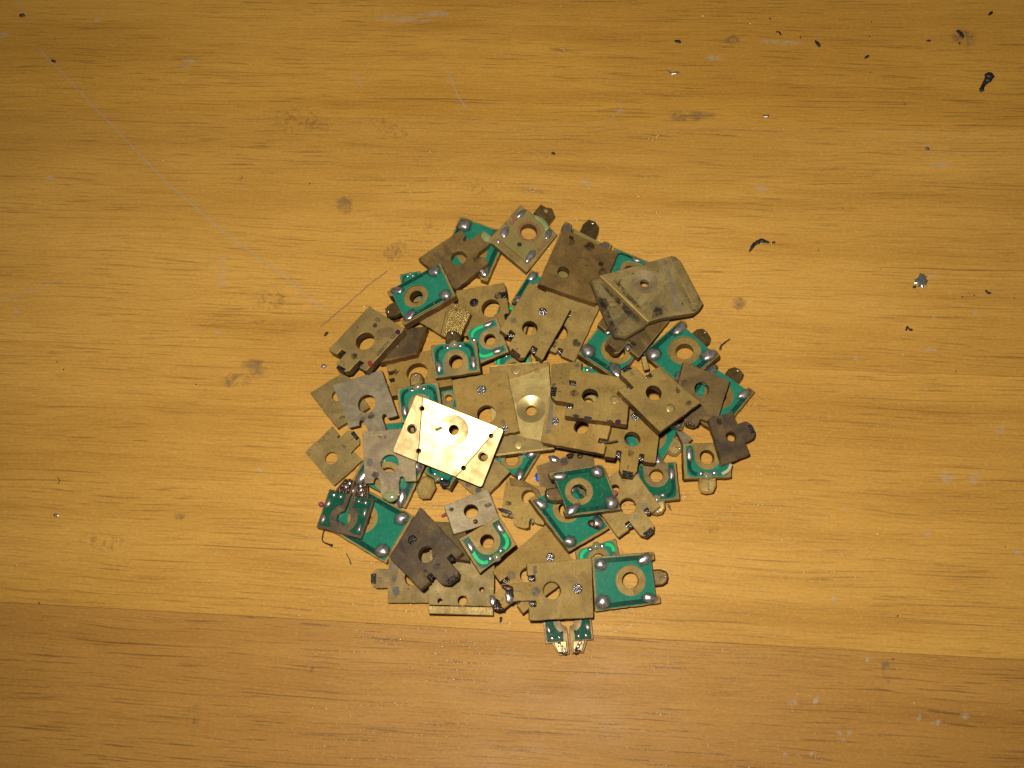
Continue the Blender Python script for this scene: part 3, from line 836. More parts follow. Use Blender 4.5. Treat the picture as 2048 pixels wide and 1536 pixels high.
def build_wedge(spec, fr, root):
    """satin brass plate with a lower middle, two raised ends and a countersunk hole"""
    P = fr.px
    out = rounded([fr.uv(0, 0), fr.uv(1, 0), fr.uv(1, 1), fr.uv(0, 1)], .6, 3)
    c = P(1062, 817); R, r = fr.L(29), fr.L(11)
    add(root, 'base_plate', prism(out, [circle(c, R, 48)], -.35, -fr.t, .1, .03), ['gold_satin', 'brass_edge', 'gold_satin'])
    countersink(root, c, R+.02, r, -.35, 1.2, fr.t, 'gold_polish')
    hi = [P(979, 732), P(1096, 721), P(1097.5, 733), P(1016, 762), P(981, 774)]
    lo = [P(985, 856), P(1027, 867), P(1081, 880), P(1107, 885), P(1108, 895), P(986, 909)]
    for pl, hs in ((hi, [(1032, 739, 9.5), (1073.6, 741, 5)]), (lo, [(1037, 889, 8)])):
        add(root, 'raised_end', prism(pl, [circle(P(x, y), fr.L(rr), 22) for x, y, rr in hs], .0, -.36, .33, .08), ['brass_olive', 'gold_satin', 'gold_nub'])
        for x, y, rr in hs:
            add(root, 'screw_hole', dome(P(x, y), fr.L(rr)*.98, fr.L(rr)*.98, 0, .12, -.34, RN, .02), 'gold_nub' if rr > 6 else 'ink_brown', 60)

def build_block(spec, fr, root):
    """thick cast brass block with a step, a ridge and a countersunk hole"""
    P = fr.px
    main = [(1203, 549), (1226, 543), (1344, 511), (1352, 513), (1362, 522), (1406, 606), (1402, 614), (1388, 625), (1326, 634), (1297, 643)]
    c = P(1290, 563); R, r = fr.L(27), fr.L(9)
    mp_ = [P(*p) for p in main]
    add(root, 'block_body', prism(mp_, [circle(c, R, 40)], 0, -2.3, .28, .05), ['brass_block', 'brass_brown', 'brass_olive'], 40)
    countersink(root, c, R+.02, r, -.01, .9, 2.3, 'brass_grey')
    step = [(1182, 554), (1202, 548), (1298, 641), (1293, 648), (1275, 658), (1254, 670), (1231, 667), (1216, 640), (1204, 612)]
    add(root, 'lower_step', prism([P(*p) for p in step], [], -1.5, -fr.t, .4), ['brass_block', 'brass_dark', 'brass_brown'], 40)
    add(root, 'ridge', prism([P(*p) for p in [(1200, 552), (1205, 550), (1299, 639), (1297, 645), (1293, 642)]], [], .3, -1.6, .2), ['brass_olive', 'brass_olive', 'gold_satin'])
    add(root, 'end_rail', prism([P(*p) for p in [(1337, 516), (1347, 513), (1361, 523), (1403, 605), (1396, 611), (1384, 609)]], [], .45, -.1, .3), ['brass_block', 'brass_block', 'brass_olive'])
    add(root, 'channel', prism([P(*p) for p in [(1327, 521), (1332, 520), (1362, 606), (1366, 622), (1352, 625)]], [], .05, -.1, .04), ['brass_grey', 'brass_grey', 'brass_grey'])
    for k in range(4):
        x, y = 1372+k*5.5, 566+k*8
        add(root, 'stamped_bar', strip([P(x, y), P(x+7, y+14)], .22, .44, .06), 'brass_olive', None)
    for z, pl in ((-1.48, [(1196, 556), (1204, 556), (1226, 574), (1260, 606), (1292, 638), (1294, 646), (1282, 648), (1262, 632), (1238, 604), (1216, 584)]),
                  (-1.48, [(1189, 570), (1197, 572), (1208, 592), (1222, 618), (1234, 650), (1238, 666), (1229, 666), (1216, 638), (1204, 612)]),
                  (-1.48, [(1196, 586), (1215, 590), (1222, 606), (1212, 616), (1202, 606)]),
                  (.02, [(1301, 640), (1304, 622), (1312, 612), (1324, 616), (1330, 628), (1320, 633)]),
                  (.02, [(1224, 556), (1236, 560), (1262, 590), (1285, 618), (1276, 620), (1250, 594)])):
        sub_decal(root, 'burn_stain', jig([P(*p) for p in pl], .15), z, 'burn')
    add(root, 'step_pin', dome(P(1228, 602), fr.L(8), fr.L(7), 0, .25, -1.5, RN, .2), 'brass_olive', 60)

def sub_decal(parent, name, poly, z, mat):
    n = len(poly); cx = sum(p[0] for p in poly)/n; cy = sum(p[1] for p in poly)/n
    V = [(x, y, z) for x, y in poly]+[(cx+(x-cx)*.55, cy+(y-cy)*.55, z) for x, y in poly]+[(cx, cy, z)]
    F = [(i, (i+1) % n, n+(i+1) % n, n+i) for i in range(n)]+[(n+i, n+(i+1) % n, 2*n) for i in range(n)]
    if area2(poly) < 0: F = [f[::-1] for f in F]
    o = mesh_obj(name, V, F, mat, parent)
    me = o.data; uvl = me.uv_layers.new(name='UVMap')
    for lp in me.loops:
        uvl.data[lp.index].uv = (0.5, 0.0 if lp.vertex_index < n else (.7 if lp.vertex_index < 2*n else 1.0))
    return o

def build_bare(spec, fr, root):
    """mount with a yellowish uncoated board, copper ring and copper tracks"""
    P = fr.px; L = fr.L
    c = P(1057.6, 463); 
    out = [P(*p) for p in [(1041, 408), (1053, 418), (1064, 424), (1100, 452), (1115, 467), (1054, 543), (978, 479)]]
    add(root, 'base_plate', prism(out, [circle(c, L(17.2), 32)], -.45, -fr.t, .12), ['brass_olive', 'brass_brown', 'gold_satin'])
    pc = [P(*p) for p in [(1041, 411), (1052, 420), (1100, 456), (1111, 468), (1055, 527), (1004, 483)]]
    pcb = add(root, 'circuit_board', prism(rounded(pc, .3, 2), [circle(c, L(17), 32)], 0, -.5, .07), ['laminate', 'brass_edge', 'laminate'])
    n = 40; V, F = [], []
    for a, z in ((L(23), .0), (L(22.5), .07), (L(17.6), .07), (L(17.1), -.1)):
        V += [(c[0]+a*math.cos(2*math.pi*i/n), c[1]+a*math.sin(2*math.pi*i/n), z) for i in range(n)]
    for k in range(3):
        for i in range(n): F.append((k*n+i, k*n+(i+1) % n, (k+1)*n+(i+1) % n, (k+1)*n+i))
    add(root, 'copper_ring', (V, F), 'copper', 40)
    add(pcb, 'trace', strip([P(1038, 431), P(1022, 449)], L(6), 0, .05), 'copper', None)
    add(pcb, 'trace', strip([P(1091, 482), P(1075, 501)], L(6), 0, .05), 'copper', None)
    for x, y, rx, ry, a, m in ((1043, 427, 14, 6, -38, 'solder_bright'), (1010, 464, 14, 8, -55, 'solder'), (1097, 468, 14, 6.5, 110, 'solder_bright'), (1061, 512, 16, 7.5, -55, 'solder')):
        p = P(x, y); q = P(x+10*math.cos(math.radians(a)), y+10*math.sin(math.radians(a)))
        add(root, 'solder_joint', dome(p, L(rx), L(ry), math.atan2(q[1]-p[1], q[0]-p[0]), .55, -.02, RN, .15), m, 70)
    add(root, 'pin_hole', dome(P(1039, 489), L(5), L(5), 0, .03, .0, RN, .02), 'hole_dark', 60)
    arc = [P(1061+38*math.cos(math.radians(d)), 462+33*math.sin(math.radians(d))) for d in range(-78, 1, 8)]
    add(root, 'resin_bead', prism(arc+[P(1061+28*math.cos(math.radians(d)), 462+25*math.sin(math.radians(d))) for d in range(0, -79, -8)], [], .35, -.5, .25), 'epoxy', 50)
    nb = [P(*p) for p in [(1068, 424), (1082, 408), (1092, 414), (1104, 416), (1110, 432), (1097, 449), (1090, 440)]]
    nub = add(root, 'terminal_nub', prism(nb, [], .1, -2.0, .35), 'brass_nub', 20)
    add(nub, 'solder_tip', dome(P(1092, 422), L(5), L(4), 0, .3, .05, RN, .1), 'brass_olive', 60)
    add(root, 'pin_stub', dome(P(997, 481), L(5), L(4), 0, .3, -.45, RN, .1), 'solder', 60)
    me = text_mesh('1 00', L(7)); me.materials.append(MATS['brass_brown'])
    o = bpy.data.objects.new('lettering', me); COL.objects.link(o); o.parent = root
    p, q = P(1012, 505), P(1038, 527)
    o.matrix_local = Matrix.Translation(Vector((p[0], p[1], -.42))*MM) @ Matrix.Rotation(math.atan2(q[1]-p[1], q[0]-p[0]), 4, 'Z') @ Matrix.Diagonal((1.3, 1, 1, 1))

BUILD = {'front': build_front, 'small': build_small, 'slot': build_slot, 'back': build_back, 'gold': build_gold,
         'wedge': build_wedge, 'block': build_block, 'bare': build_bare}
NAME = {'front': 'circuit_mount', 'small': 'small_circuit_mount', 'slot': 'slotted_circuit_mount', 'back': 'notched_brass_plate',
        'gold': 'grooved_brass_plate', 'wedge': 'grooved_brass_plate', 'block': 'brass_block', 'bare': 'circuit_mount'}
CAT = {'front': 'circuit mount', 'small': 'circuit mount', 'slot': 'circuit mount', 'back': 'brass plate', 'gold': 'brass plate',
       'wedge': 'brass plate', 'block': 'brass block', 'bare': 'circuit mount'}
THICK = {'front': 2.9, 'small': 2.4, 'slot': 2.2, 'back': 2.3, 'gold': 2.5, 'wedge': 2.6, 'block': 3.4, 'bare': 2.6}

# bottom of the heap first; the four picture corners start at the tongue / terminal side
#PIECES_BEGIN
PIECES = [
 dict(k='front', q=[(977,557),(880,523),(920,431),(1017,465)], o=dict(nub=False), l='green circuit mount half under the brown plate at the upper left of the pile'),
 dict(k='small', q=[(799,547),(840,540),(852,600),(806,606)], o=dict(nub=False), l='small green mount peeking out above the tilted green board at upper left'),
 dict(k='back', scrap=1, q=[(769,616),(790,610),(800,636),(776,643)], o=dict(mat='brass_nub', bev=.4, tab=False, notch=False, hole=None, small=None), t=2.4, l='brown stub left of the tilted green board at upper left'),
 dict(k='bare', q=[(1041,408),(1115,467),(1054,543),(978,479)], l='yellowish bare circuit mount with copper ring at the top of the pile'),
 dict(k='front', q=[(1127,446),(1222,494),(1175,590),(1085,545)], o=dict(nubmat='brass_nub', traces=False, mask='laminate', nl=.3), l='mount under the four-hole brass plate, only ears and nub showing above it'),
 dict(k='small', q=[(1205,552),(1228,493),(1298,522),(1280,580)], o=dict(nub=False, base='brass_tan'), l='small green mount between the four-hole plate and the cast brass block'),
 dict(k='front', q=[(1130,580),(1060,541),(1022,602),(1090,645)], o=dict(nub=False), l='green mount whose corner pokes out below the yellowish bare mount'),
 dict(k='back', q=[(740,815),(675,858),(620,786),(690,742)], o=dict(tab=False, notch=False, small=None, hole=(.5,.62), r=.14, mat='brass_olive'), t=1.6, l='plain tan plate with one hole under the scratched silvery plate, left side'),
 dict(k='back', q=[(665,852),(724,920),(668,971),(610,904)], o=dict(small=None, hole=(.5,.58), r=.135, mat='brass_olive', tl=.3, tw=.2, nw=.05, nsolder=None, round=True), t=1.6, l='leftmost tan square plate with one hole and a burnt tongue'),
 dict(k='front', q=[(850,905),(745,920),(735,850),(845,838)], o=dict(nub=False), l='green board glimpsed between the two silvery plates at left'),
 dict(k='front', q=[(812,1012),(706,955),(748,878),(850,930)], o=dict(nub=False, R=.25), l='green mount under the silvery plate with the green resin bead'),
 dict(k='front', q=[(652,1055),(705,962),(828,1032),(771,1127)], o=dict(nub=False), l='large green board under the two-pronged mount at lower left'),
 dict(k='back', q=[(775,1206),(777,1108),(872,1106),(872,1205)], o=dict(tl=.32, hole=(.5,.5), small=None, notch=False, mat='brass_olive', bevmat='gold_nub'), l='olive brass plate with a burnt tongue at the lower left edge of the pile'),
 dict(k='back', q=[(859,1100),(989,1100),(987,1213),(857,1210)], o=dict(tab=False, notch=False, hole=None, small=None, hx=[(963.6,1179,5),(880,1202,5),(925,1201,9.5)], mat='brass_olive'), t=3.4, l='plain brass plate with small holes and a shiny sawn front edge at the bottom',
      x=[('poly', [(857,1211),(987,1214),(987,1231),(857,1227)], -.9, -3.3, .15, 'sawn_brass', 'sawn_edge')]),
 dict(k='back', q=[(862,1042),(930,1046),(940,1122),(864,1112)], o=dict(tab=False, notch=False, hole=None, small=None, mat='brass_brown'), t=1.8, l='brown plate scrap between the dark plate and the bright green small mount'),
 dict(k='front', q=[(1045,962),(975,915),(1010,860),(1080,905)], o=dict(nub=False, R=.25), l='green mount under the lower end of the satin grooved plate'),
 dict(k='back', q=[(962,1003),(900,948),(952,885),(1020,943)], o=dict(tab=False, notch=False, hole=None, small=None, mat='brass_tan'), t=2.4, l='tan plate under the lower right corner of the shiny gold plate'),
 dict(k='small', q=[(846,943),(898,977),(930,925),(880,890)], o=dict(nubmat='gold_nub', nub=False), l='mount under the gold plate with a bright faceted nub showing below it',
      x=[('poly', [(831,975),(842,953),(852,950),(866,958),(869,972),(857,994),(841,995),(834,990)], .2, -2.0, .7, 'gold_nub', 'terminal_nub'),
         ('blob', 889, 966, 13, 8, 5, .8, 'burnt_solder', -.2, 'burnt_solder')]),
 dict(k='front', q=[(1365,843),(1318,935),(1215,890),(1262,800)], o=dict(nubmat='gold_nub', nl=.22), l='green mount standing out right of the notched plates, gold nub to the right'),
 dict(k='back', scrap=1, q=[(1352,862),(1366,862),(1386,878),(1368,894)], o=dict(mat='brass_grey', tab=False, notch=False, hole=None, small=None), t=1.6, l='small grey clip between the notched plates and the lower right mount'),
 dict(k='front', q=[(1420,727),(1507,787),(1440,870),(1355,810)], o=dict(ring=(.5,.4)), l='green circuit mount at the far right edge, partly under a brown plate'),
 dict(k='front', q=[(1357,641),(1436,712),(1365,775),(1284,705)], l='green circuit mount with open ring just below the cast brass block'),
 dict(k='small', q=[(1150,735),(1215,725),(1225,780),(1160,790)], o=dict(nub=False, trace='trace_bright'), l='small green mount glimpsed beneath the board left of the cast block'),
 dict(k='front', q=[(1295,684),(1233,757),(1155,706),(1215,628)], o=dict(nub=False), l='green board with bent notched plate lying on it, under the cast brass block'),
 dict(k='small', q=[(1464,954),(1369,958),(1366,886),(1463,884)], o=dict(nubmat='gold_nub', ring=(.5,.6), base='brass_tan', nl=.42, one=True), l='small green mount alone at the lower right rim, gold nub pointing down',
      x=[('line', [(1462,928),(1458,940),(1444,948)], 6, 'white_paint', 'white_arc', .06)]),
 dict(k='small', q=[(1360,998),(1268,1006),(1262,930),(1352,922)], o=dict(nubmat='gold_nub', ring=(.46,.68), R=.27, nl=.34, base='brass_brown', mask='mask_deep', leg=.97), maxt=.03, l='small dark green mount with a bright gold nub, right of the tilted green board',
      x=[('line', [(1333,1010),(1339,1007),(1336,1014),(1341,1017)], 1.5, 'ink_dark', 'pen_mark', .3)]),
 dict(k='small', q=[(1150,1100),(1232,1076),(1243,1130),(1160,1152)], o=dict(nub=False, trace='trace_bright', sold='solder_bright'), l='small mount with bright green track between two large green boards'),
 dict(k='slot', q=[(1187,1279),(1091,1287),(1083,1215),(1180,1207)], o=dict(base='brass_brown', tip='brass_nub'), l='two-pronged slotted mount at the very bottom of the pile'),
 dict(k='front', q=[(1301,1104),(1315,1208),(1190,1224),(1183,1114)], l='green circuit mount at the lower right rim, nub pointing right'),
 dict(k='back', q=[(1195,985),(1085,1005),(1072,932),(1184,896)], o=dict(mat='brass_brown', tab=False, notch=False, hole=None, small=None), l='brown plate behind the tilted green board, blue bead at its corner',
      x=[('blob', 1140, 912, 8, 6, 0, .8, 'burnt_solder', -.1, 'burnt_solder'), ('blob', 1160, 912, 7, 5, 0, .5, 'burnt_amber', -.1, 'burnt_solder'), ('blob', 1108, 918, 12, 8, 30, .8, 'solder_bright', -.4, 'solder_blob')]),
 dict(k='front', q=[(1140,770),(1135,835),(1235,845),(1240,775)], o=dict(nub=False), l='green board seen only through the hole of the purple-dotted plate'),
 dict(k='small', q=[(985,708),(1058,696),(1070,750),(995,765)], o=dict(nub=False, trace='trace_bright'), l='small mount in the gap above the satin grooved plate'),
 dict(k='small', q=[(980,665),(1000,602),(1062,620),(1045,690)], o=dict(nub=False, trace='trace_bright', mask='mask_deep'), l='small green mount with bright track under the centre top plate'),
 dict(k='small', q=[(880,762),(925,772),(915,820),(872,808)], o=dict(nub=False), l='small mount in the dark gap left of the plate with grey solder speckle'),
 dict(k='back', q=[(783,792),(770,720),(893,692),(905,770)], o=dict(mat='brass_tan', tab=False, small=None, hole=(.5,.47), r=.24, nsolder='burnt_solder', tw=.04), l='tan plate with large hole under two small green mounts',
      x=[('blob', 832, 750, 13, 10, 0, 1.2, 'burnt_amber', -1.8, 'resin_bead')]),
 dict(k='back', q=[(855,652),(834,707),(757,724),(782,655)], o=dict(mat='brass_dark', tab=False, notch=False, hole=None, small=None, bev=.4), t=2.6, l='dark brown cup-edged plate under the lettered plate',
      x=[('blob', 793, 690, 6, 5, 0, .3, 'brass_nub', -.05, 'bump')]),
 dict(k='back', q=[(1008,565),(1024,655),(928,672),(912,581)], o=dict(mat='brass_tan', tab=False, hole=(.5,.36), r=.19, small=(.32,.68), sr=.09, plug='burnt_solder', nsolder='burnt_solder'), l='tan plate with an open round hole between the tilted board and the centre top plate'),
 dict(k='back', q=[(914,688),(941,626),(861,580),(830,638)], o=dict(mat='brass_tan', tab=False, notch=False, hole=None, small=None), l='plate with one rough shiny gold end beside the small green mounts',
      x=[('poly', [(897,622),(912,606),(940,626),(916,684),(888,672)], .12, -.3, .12, 'gold_rough', 'shiny_end'), ('line', [(893,622),(880,674)], 1.5, 'ink_brown', 'groove', .02)]),
 dict(k='back', q=[(1088,1050),(1002,1030),(1012,957),(1092,975)], o=dict(mat='brass_tan', hole=(.42,.66), r=.16, small=None, tip=None, tl=.22, round=True, nsolder='brass_grey'), l='tan plate with rounded tongue in the lower centre, edged by dark stains',
      x=[('poly', [(1018,955),(1050,962),(1078,980),(1085,998),(1074,995),(1060,975),(1022,972)], .25, -.1, .15, 'brass_brown', 'torn_flap'), ('blob', 1010, 1022, 15, 4, 15, .3, 'ink_dark', 0, 'burnt_streak')]),
 dict(k='back', q=[(922,459),(977,526),(911,579),(836,517)], o=dict(mat='brass_brown', small=None, hole=(.5,.42), tip=None, bead=True, tl=.34, round=True, nsolder=None), l='brown plate with greenish resin on its tongue, upper left of the pile'),
 dict(k='front', q=[(812,646),(778,578),(880,523),(911,590)], o=dict(ring=(.5,.36)), t=3.2, l='tilted green circuit mount lying on top at the upper left'),
 dict(k='back', q=[(732,742),(657,699),(738,612),(808,657)], o=dict(mat='brass_olive', small=None, hole=(.5,.45), r=.2, nsolder='burnt_solder', tl=.2), t=2.9, l='plate with brown hand lettering and red and purple dots along its edge',
      x=[('text', '10SX7X  1Z1', 757, 713, 795, 668, 8.5, 'ink_brown'), ('ink', 740, 727, 5, 6, 0, 'ink_red'), ('ink', 795.5, 664, 5, 5, 0, 'ink_purple'),
         ('blob', 750, 651, 5, 5, 0, .05, 'ink_brown', 0, 'dent')]),
 dict(k='small', q=[(956,728),(930,658),(993,632),(1018,703)], o=dict(trace='trace_bright', nl=.3), l='small green mount turned sideways, its board open to the right, above the centre'),
 dict(k='small', q=[(860,690),(952,679),(960,743),(869,757)], l='small green mount with brown nub upright above the centre'),
 dict(k='small', q=[(792,776),(876,763),(886,832),(802,846)], o=dict(nub=True), l='small green mount half covered by the shiny gold plate'),
 dict(k='back', q=[(795,831),(698,856),(665,770),(763,740)], o=dict(mat='brass_silver', round=True, small=None, r=.18, hole=(.5,.41), nsolder=None, tip=None, nd=.09), t=1.5, l='scratched silvery plate with round notches at the left'),
 dict(k='back', q=[(833,962),(729,967),(724,863),(828,855)], o=dict(mat='brass_grey', round=True, small=None, r=.172, hole=(.5,.36), nsolder=None, tip=None, bead=True, tl=.3, nd=.1), t=1.5, maxt=.05, l='grey-brown plate with green resin bead on its tongue, left of the gold plate'),
 dict(k='slot', q=[(658,977),(748,999),(722,1077),(632,1053)], o=dict(base='brass_dark'), l='dark two-pronged slotted mount at the lower left'),
 dict(k='back', q=[(925,1105),(841,1179),(778,1113),(841,1014)], o=dict(mat='brass_dark', r=.15, plug='burnt_solder', nsolder='burnt_solder', hole=(.5,.42), small=(.5,.8), tl=.26), t=2.0, l='dark brown plate with black solder plug at the lower left'),
 dict(k='back', q=[(1000,1040),(907,1068),(888,1011),(976,977)], o=dict(mat='brass_silver', tab=False, notch=False, small=None, hole=(.5,.53), r=.15, hx=[(951,1043,4.5)]), t=1.4, l='small scratched silvery plate with a slot below its hole, lower centre'),
 dict(k='small', q=[(1033,1089),(960,1147),(917,1078),(999,1032)], o=dict(trace='trace_bright', base='brass_tan', nub=False, ring=(.5,.57), R=.28, mask='mask_deep'), l='small mount with bright green tracks and gold corners, lower centre'),
 dict(k='back', q=[(1321,1013),(1237,1075),(1172,990),(1258,925)], o=dict(mat='brass_tan', plug=None, small=(.5,.77)), maxt=.07, l='tan notched plate under the tilted green board, tongue pointing lower right'),
 dict(k='back', q=[(985,1142),(1046,1226),(1161,1138),(1093,1048)], o=dict(mat='brass_tan', tip='solder'), l='tan notched plate with speckled solder plug, under the bottom plate'),
 dict(k='front', q=[(1063,1003),(1145,955),(1220,1055),(1138,1103)], o=dict(nub=False), t=3.2, l='green board lying under the tilted green board at lower right of centre',
      x=[('blob', 1190, 1048, 14, 10, 0, .8, 'burnt_amber', .1, 'burnt_solder')]),
 dict(k='front', q=[(1138,1032),(1103,943),(1206,928),(1243,1018)], o=dict(nl=.3, ring=(.5,.36), mask='mask_deep'), t=3.2, l='tilted green circuit mount on top at lower right, red fleck at its corner',
      x=[('ink', 1231, 985, 4, 6, 10, 'ink_red')]),
 dict(k='back', q=[(1058.6,1241),(1054,1127),(1183,1116),(1187,1235)], o=dict(mat='brass_tan', tip='solder', tl=.3), t=2.0, l='bottommost tan notched plate with a speckled solder plug, tongue pointing left'),
 dict(k='wedge', q=[(978,730),(1097,720),(1110,897),(985,912)], l='satin grooved plate with a wide countersunk hole in the centre'),
 dict(k='back', q=[(1038,862),(925,885),(903,760),(1013,741)], o=dict(mat='brass_tan', tab=False, plug='solder_crumbled', notch=False, r=.17), t=2.0, l='brown-tan plate with grey solder speckle leaning on the gold plate',
      x=[('blob', 1010, 857, 7, 6, 0, .15, 'solder_crumbled', -.02, 'solder_speck')]),
 dict(k='back', q=[(1160,790),(1100,790),(1103,728),(1163,722)], o=dict(mat='brass_tan', tab=False, hole=None, small=None, notch=False), t=2.0, l='tan plate end under the tongue of the purple-dotted plate'),
 dict(k='back', q=[(1311,926),(1208,912),(1222,800),(1325,815)], o=dict(mat='brass_tan', tu=.5), l='tan notched plate right of centre with its tongue pointing down'),
 dict(k='back', q=[(1228,822),(1207,908),(1081,884),(1098,792)], o=dict(mat='brass_tan', tab=False, hole=(.5,.43), small=(.5,.84)), l='tan plate with a grey stained left edge right of the satin grooved plate',
      x=[('poly', [(1100,798),(1107,800),(1106,835),(1101,866),(1091,868),(1096,830)], .02, -.02, .01, 'brass_grey', 'grey_stain'), ('line', [(1199,883),(1215,886),(1235,881)], 3, 'brass_brown', 'bent_wire', .3)]),
 dict(k='back', q=[(1129,831),(1140,737),(1262,758),(1254,848)], o=dict(mat='brass_tan', tl=.26, plug='gold_nub'), l='tan notched plate with dark ink marks and purple dot on its lower edge',
      x=[('ink', 1152, 831.5, 7, 3, 8, 'ink_dark'), ('ink', 1176, 835.5, 9, 3.2, 8, 'ink_dark'), ('ink', 1220, 842.5, 7, 2.5, 8, 'ink_brown'), ('ink', 1236, 843.5, 6, 5, 0, 'ink_purple')]),
 dict(k='back', q=[(1432,850),(1345,815),(1367,722),(1460,762)], o=dict(mat='brass_brown', small=None, hole=(.5,.6), r=.15, notch=False, tl=.2, tip='burnt_amber'), t=1.9, l='mottled brown plate at the right, one hole showing green beneath'),
 dict(k='back', q=[(1465,823),(1500,908),(1444,930),(1417,838)], o=dict(mat='brass_dark', small=None, hole=(.5,.38), r=.11, notch=False, tl=.45, tw=.2), t=1.8, l='dark brown plate at the right rim with a burnt tongue pointing right'),
 dict(k='back', q=[(1277,715),(1195,648),(1255,572),(1340,638)], o=dict(mat='brass_brown', small=None, tip='burnt_amber', nsolder='solder', hole=None), t=2.0, l='brown notched plate sticking out under the cast brass block'),
 dict(k='back', scrap=1, q=[(1283,714),(1291,712),(1299,738),(1288,741)], o=dict(mat='gold_nub', burns=0, tab=False, notch=False, hole=None, small=None), t=1.0, l='thin gold sliver above the tongue of the topmost right-hand plate'),
 dict(k='back', q=[(1236,780),(1317,734),(1401,805),(1320,863)], o=dict(mat='brass_tan', plug='gold_nub', tl=.3), t=2.8, l='olive-tan notched plate lying on top at the right, gold plug near its corner'),
 dict(k='back', q=[(1149,723),(1058,682),(1098,565),(1200,613)], o=dict(mat='brass_tan', tab=False, hole=(.5,.34), small=(.5,.66), tw=.1), t=2.0, l='tan plate with grey stains, right neighbour of the centre top plate',
      x=[('poly', [(1100,570),(1110,570),(1113,584),(1104,588)], .02, -.02, .01, 'brass_grey', 'grey_stain'), ('poly', [(1134,588),(1150,592),(1168,602),(1155,606),(1138,600)], .02, -.02, .01, 'brass_grey', 'grey_stain')]),
 dict(k='back', q=[(1127,457),(1237,506),(1193,607),(1076,568)], o=dict(mat='brass_brown', tab=False, notch=False, hole=None, small=None, hx=[(1127,544,12),(1143,475,4.5),(1181,491.6,8),(1202,528,4.8)]), t=2.6, l='flat brown plate with four plain holes at the top of the pile'),
 dict(k='back', q=[(1085,720),(1000,660),(1060,565),(1141,618)], o=dict(mat='brass_tan', hole=(.52,.33), small=(.47,.7), tl=.2, tip='burnt_amber'), t=2.6, l='tan notched plate on top of the heap above the centre'),
 dict(k='block', q=[(1182,554),(1347,508),(1408,612),(1250,670)], l='thick cast brass block with ridge and countersunk hole at upper right'),
 dict(k='gold', q=[(832,789),(1008,859),(963,975),(785,903)], l='shiny gold grooved plate glaring in the flash at the centre', tilt='flash'),
]
#PIECES_END

def flash_tilt(px, py, z):
    p = on_table(px, py, z)
    h = ((CAM-p).normalized()+(FLASH-p).normalized()).normalized()
    return (-h.x/h.z+0.115, -h.y/h.z+0.093)

POS = []
for sp in PIECES:
    k = sp['k']; t = sp.get('t', THICK[k])
    tabs = []
    o = sp.get('o', {})
    if k in ('front', 'small') and o.get('nub', True): tabs.append(tab_quad(sp['q'], .34, .66, o.get('nl', .24)))
    if k == 'back' and o.get('tab', True): tabs.append(tab_quad(sp['q'], l=o.get('tl', .28)))
    if k == 'slot': tabs.append(tab_quad(sp['q'], .2, .8, .33))
    tilt = sp.get('tilt')
    if tilt == 'flash': tilt = flash_tilt(897, 880, 9)
    fr = Frame(sp['q'], t, tilt, tabs, sp.get('maxt', 0.17))
    nm = 'metal_scrap' if sp.get('scrap') else NAME[k]
    root = group_empty(nm, fr)
    RN.seed(hash(sp['q'][0]) % 9999)
    BUILD[k](sp, fr, root)
    extras(sp, fr, root)
    tag(root, sp['l'], 'scrap' if sp.get('scrap') else CAT[k], 'scrap brass circuit mounts heaped on the table')
    POS.append((sp['l'], fr.c.z, math.degrees(math.atan(math.hypot(*fr.g)))))

# ------------------------------------------------------------------ marks in the table's varnish
def table_decal(name, poly_px, mat, z=.03):
    pts = [on_table(*p) for p in poly_px]
    c = sum(pts, Vector())/len(pts)
    loc = [((p-c).x, (p-c).y) for p in pts]
    o = sub_decal(table, name, loc, 0, mat)
    o.location = Vector((c.x, c.y, z))*MM
    return o
def oval(x, y, rx, ry, ang=0, n=18, j=.18, rnd=random.Random(5)):
    a = math.radians(ang); out = []
    for i in range(n):
        t = 2*math.pi*i/n; k = 1+rnd.uniform(-j, j)
        out.append((x+rx*k*math.cos(t)*math.cos(a)-ry*k*math.sin(t)*math.sin(a), y+rx*k*math.cos(t)*math.sin(a)+ry*k*math.sin(t)*math.cos(a)))
    return out
def table_scratch(pts, wpx, mat, name='scratch'):
    P = [on_table(*p) for p in pts]; c = sum(P, Vector())/len(P)
    V, F, UV = [], [], []
    n = len(P)
    for i, p in enumerate(P):
        d = (P[min(i+1, n-1)]-P[max(i-1, 0)]).normalized(); s = Vector((-d.y, d.x, 0))*wpx/7/2*(.4 if i in (0, n-1) else 1)
        for k, vv in ((-1, .1), (0, 1), (1, .1)): V.append(tuple(p-c+s*k)); UV.append(vv if 0 < i < n-1 else .05)
    for i in range(n-1):
        for k in range(2): F.append((i*3+k, (i+1)*3+k, (i+1)*3+k+1, i*3+k+1))
    o = mesh_obj(name, V, F, mat, table)
    u = o.data.uv_layers.new(name='UVMap')
    for lp in o.data.loops: u.data[lp.index].uv = (.5, UV[lp.vertex_index])
    o.location = Vector((c.x, c.y, .035))*MM
def poly_line(pts, n=14, j=1.0, rnd=random.Random(11)):
    out = []
    for (x0, y0), (x1, y1) in zip(pts, pts[1:]):
        for i in range(n): out.append((x0+(x1-x0)*i/n+rnd.uniform(-j, j), y0+(y1-y0)*i/n+rnd.uniform(-j, j)))
    return out+[pts[-1]]
table_scratch(poly_line([(70, 90), (190, 215), (330, 362), (455, 470), (580, 562), (655, 628)]), 4.5, 'scratch_white')
table_scratch(poly_line([(640, 655), (690, 612), (735, 572), (776, 541)]), 3.5, 'scratch_dark')
table_scratch(poly_line([(0, 604), (50, 584), (112, 562), (122, 564)]), 3.5, 'scratch_white')
table_scratch(poly_line([(893, 140), (905, 165), (917, 195), (934, 218)]), 5, 'scratch_white')
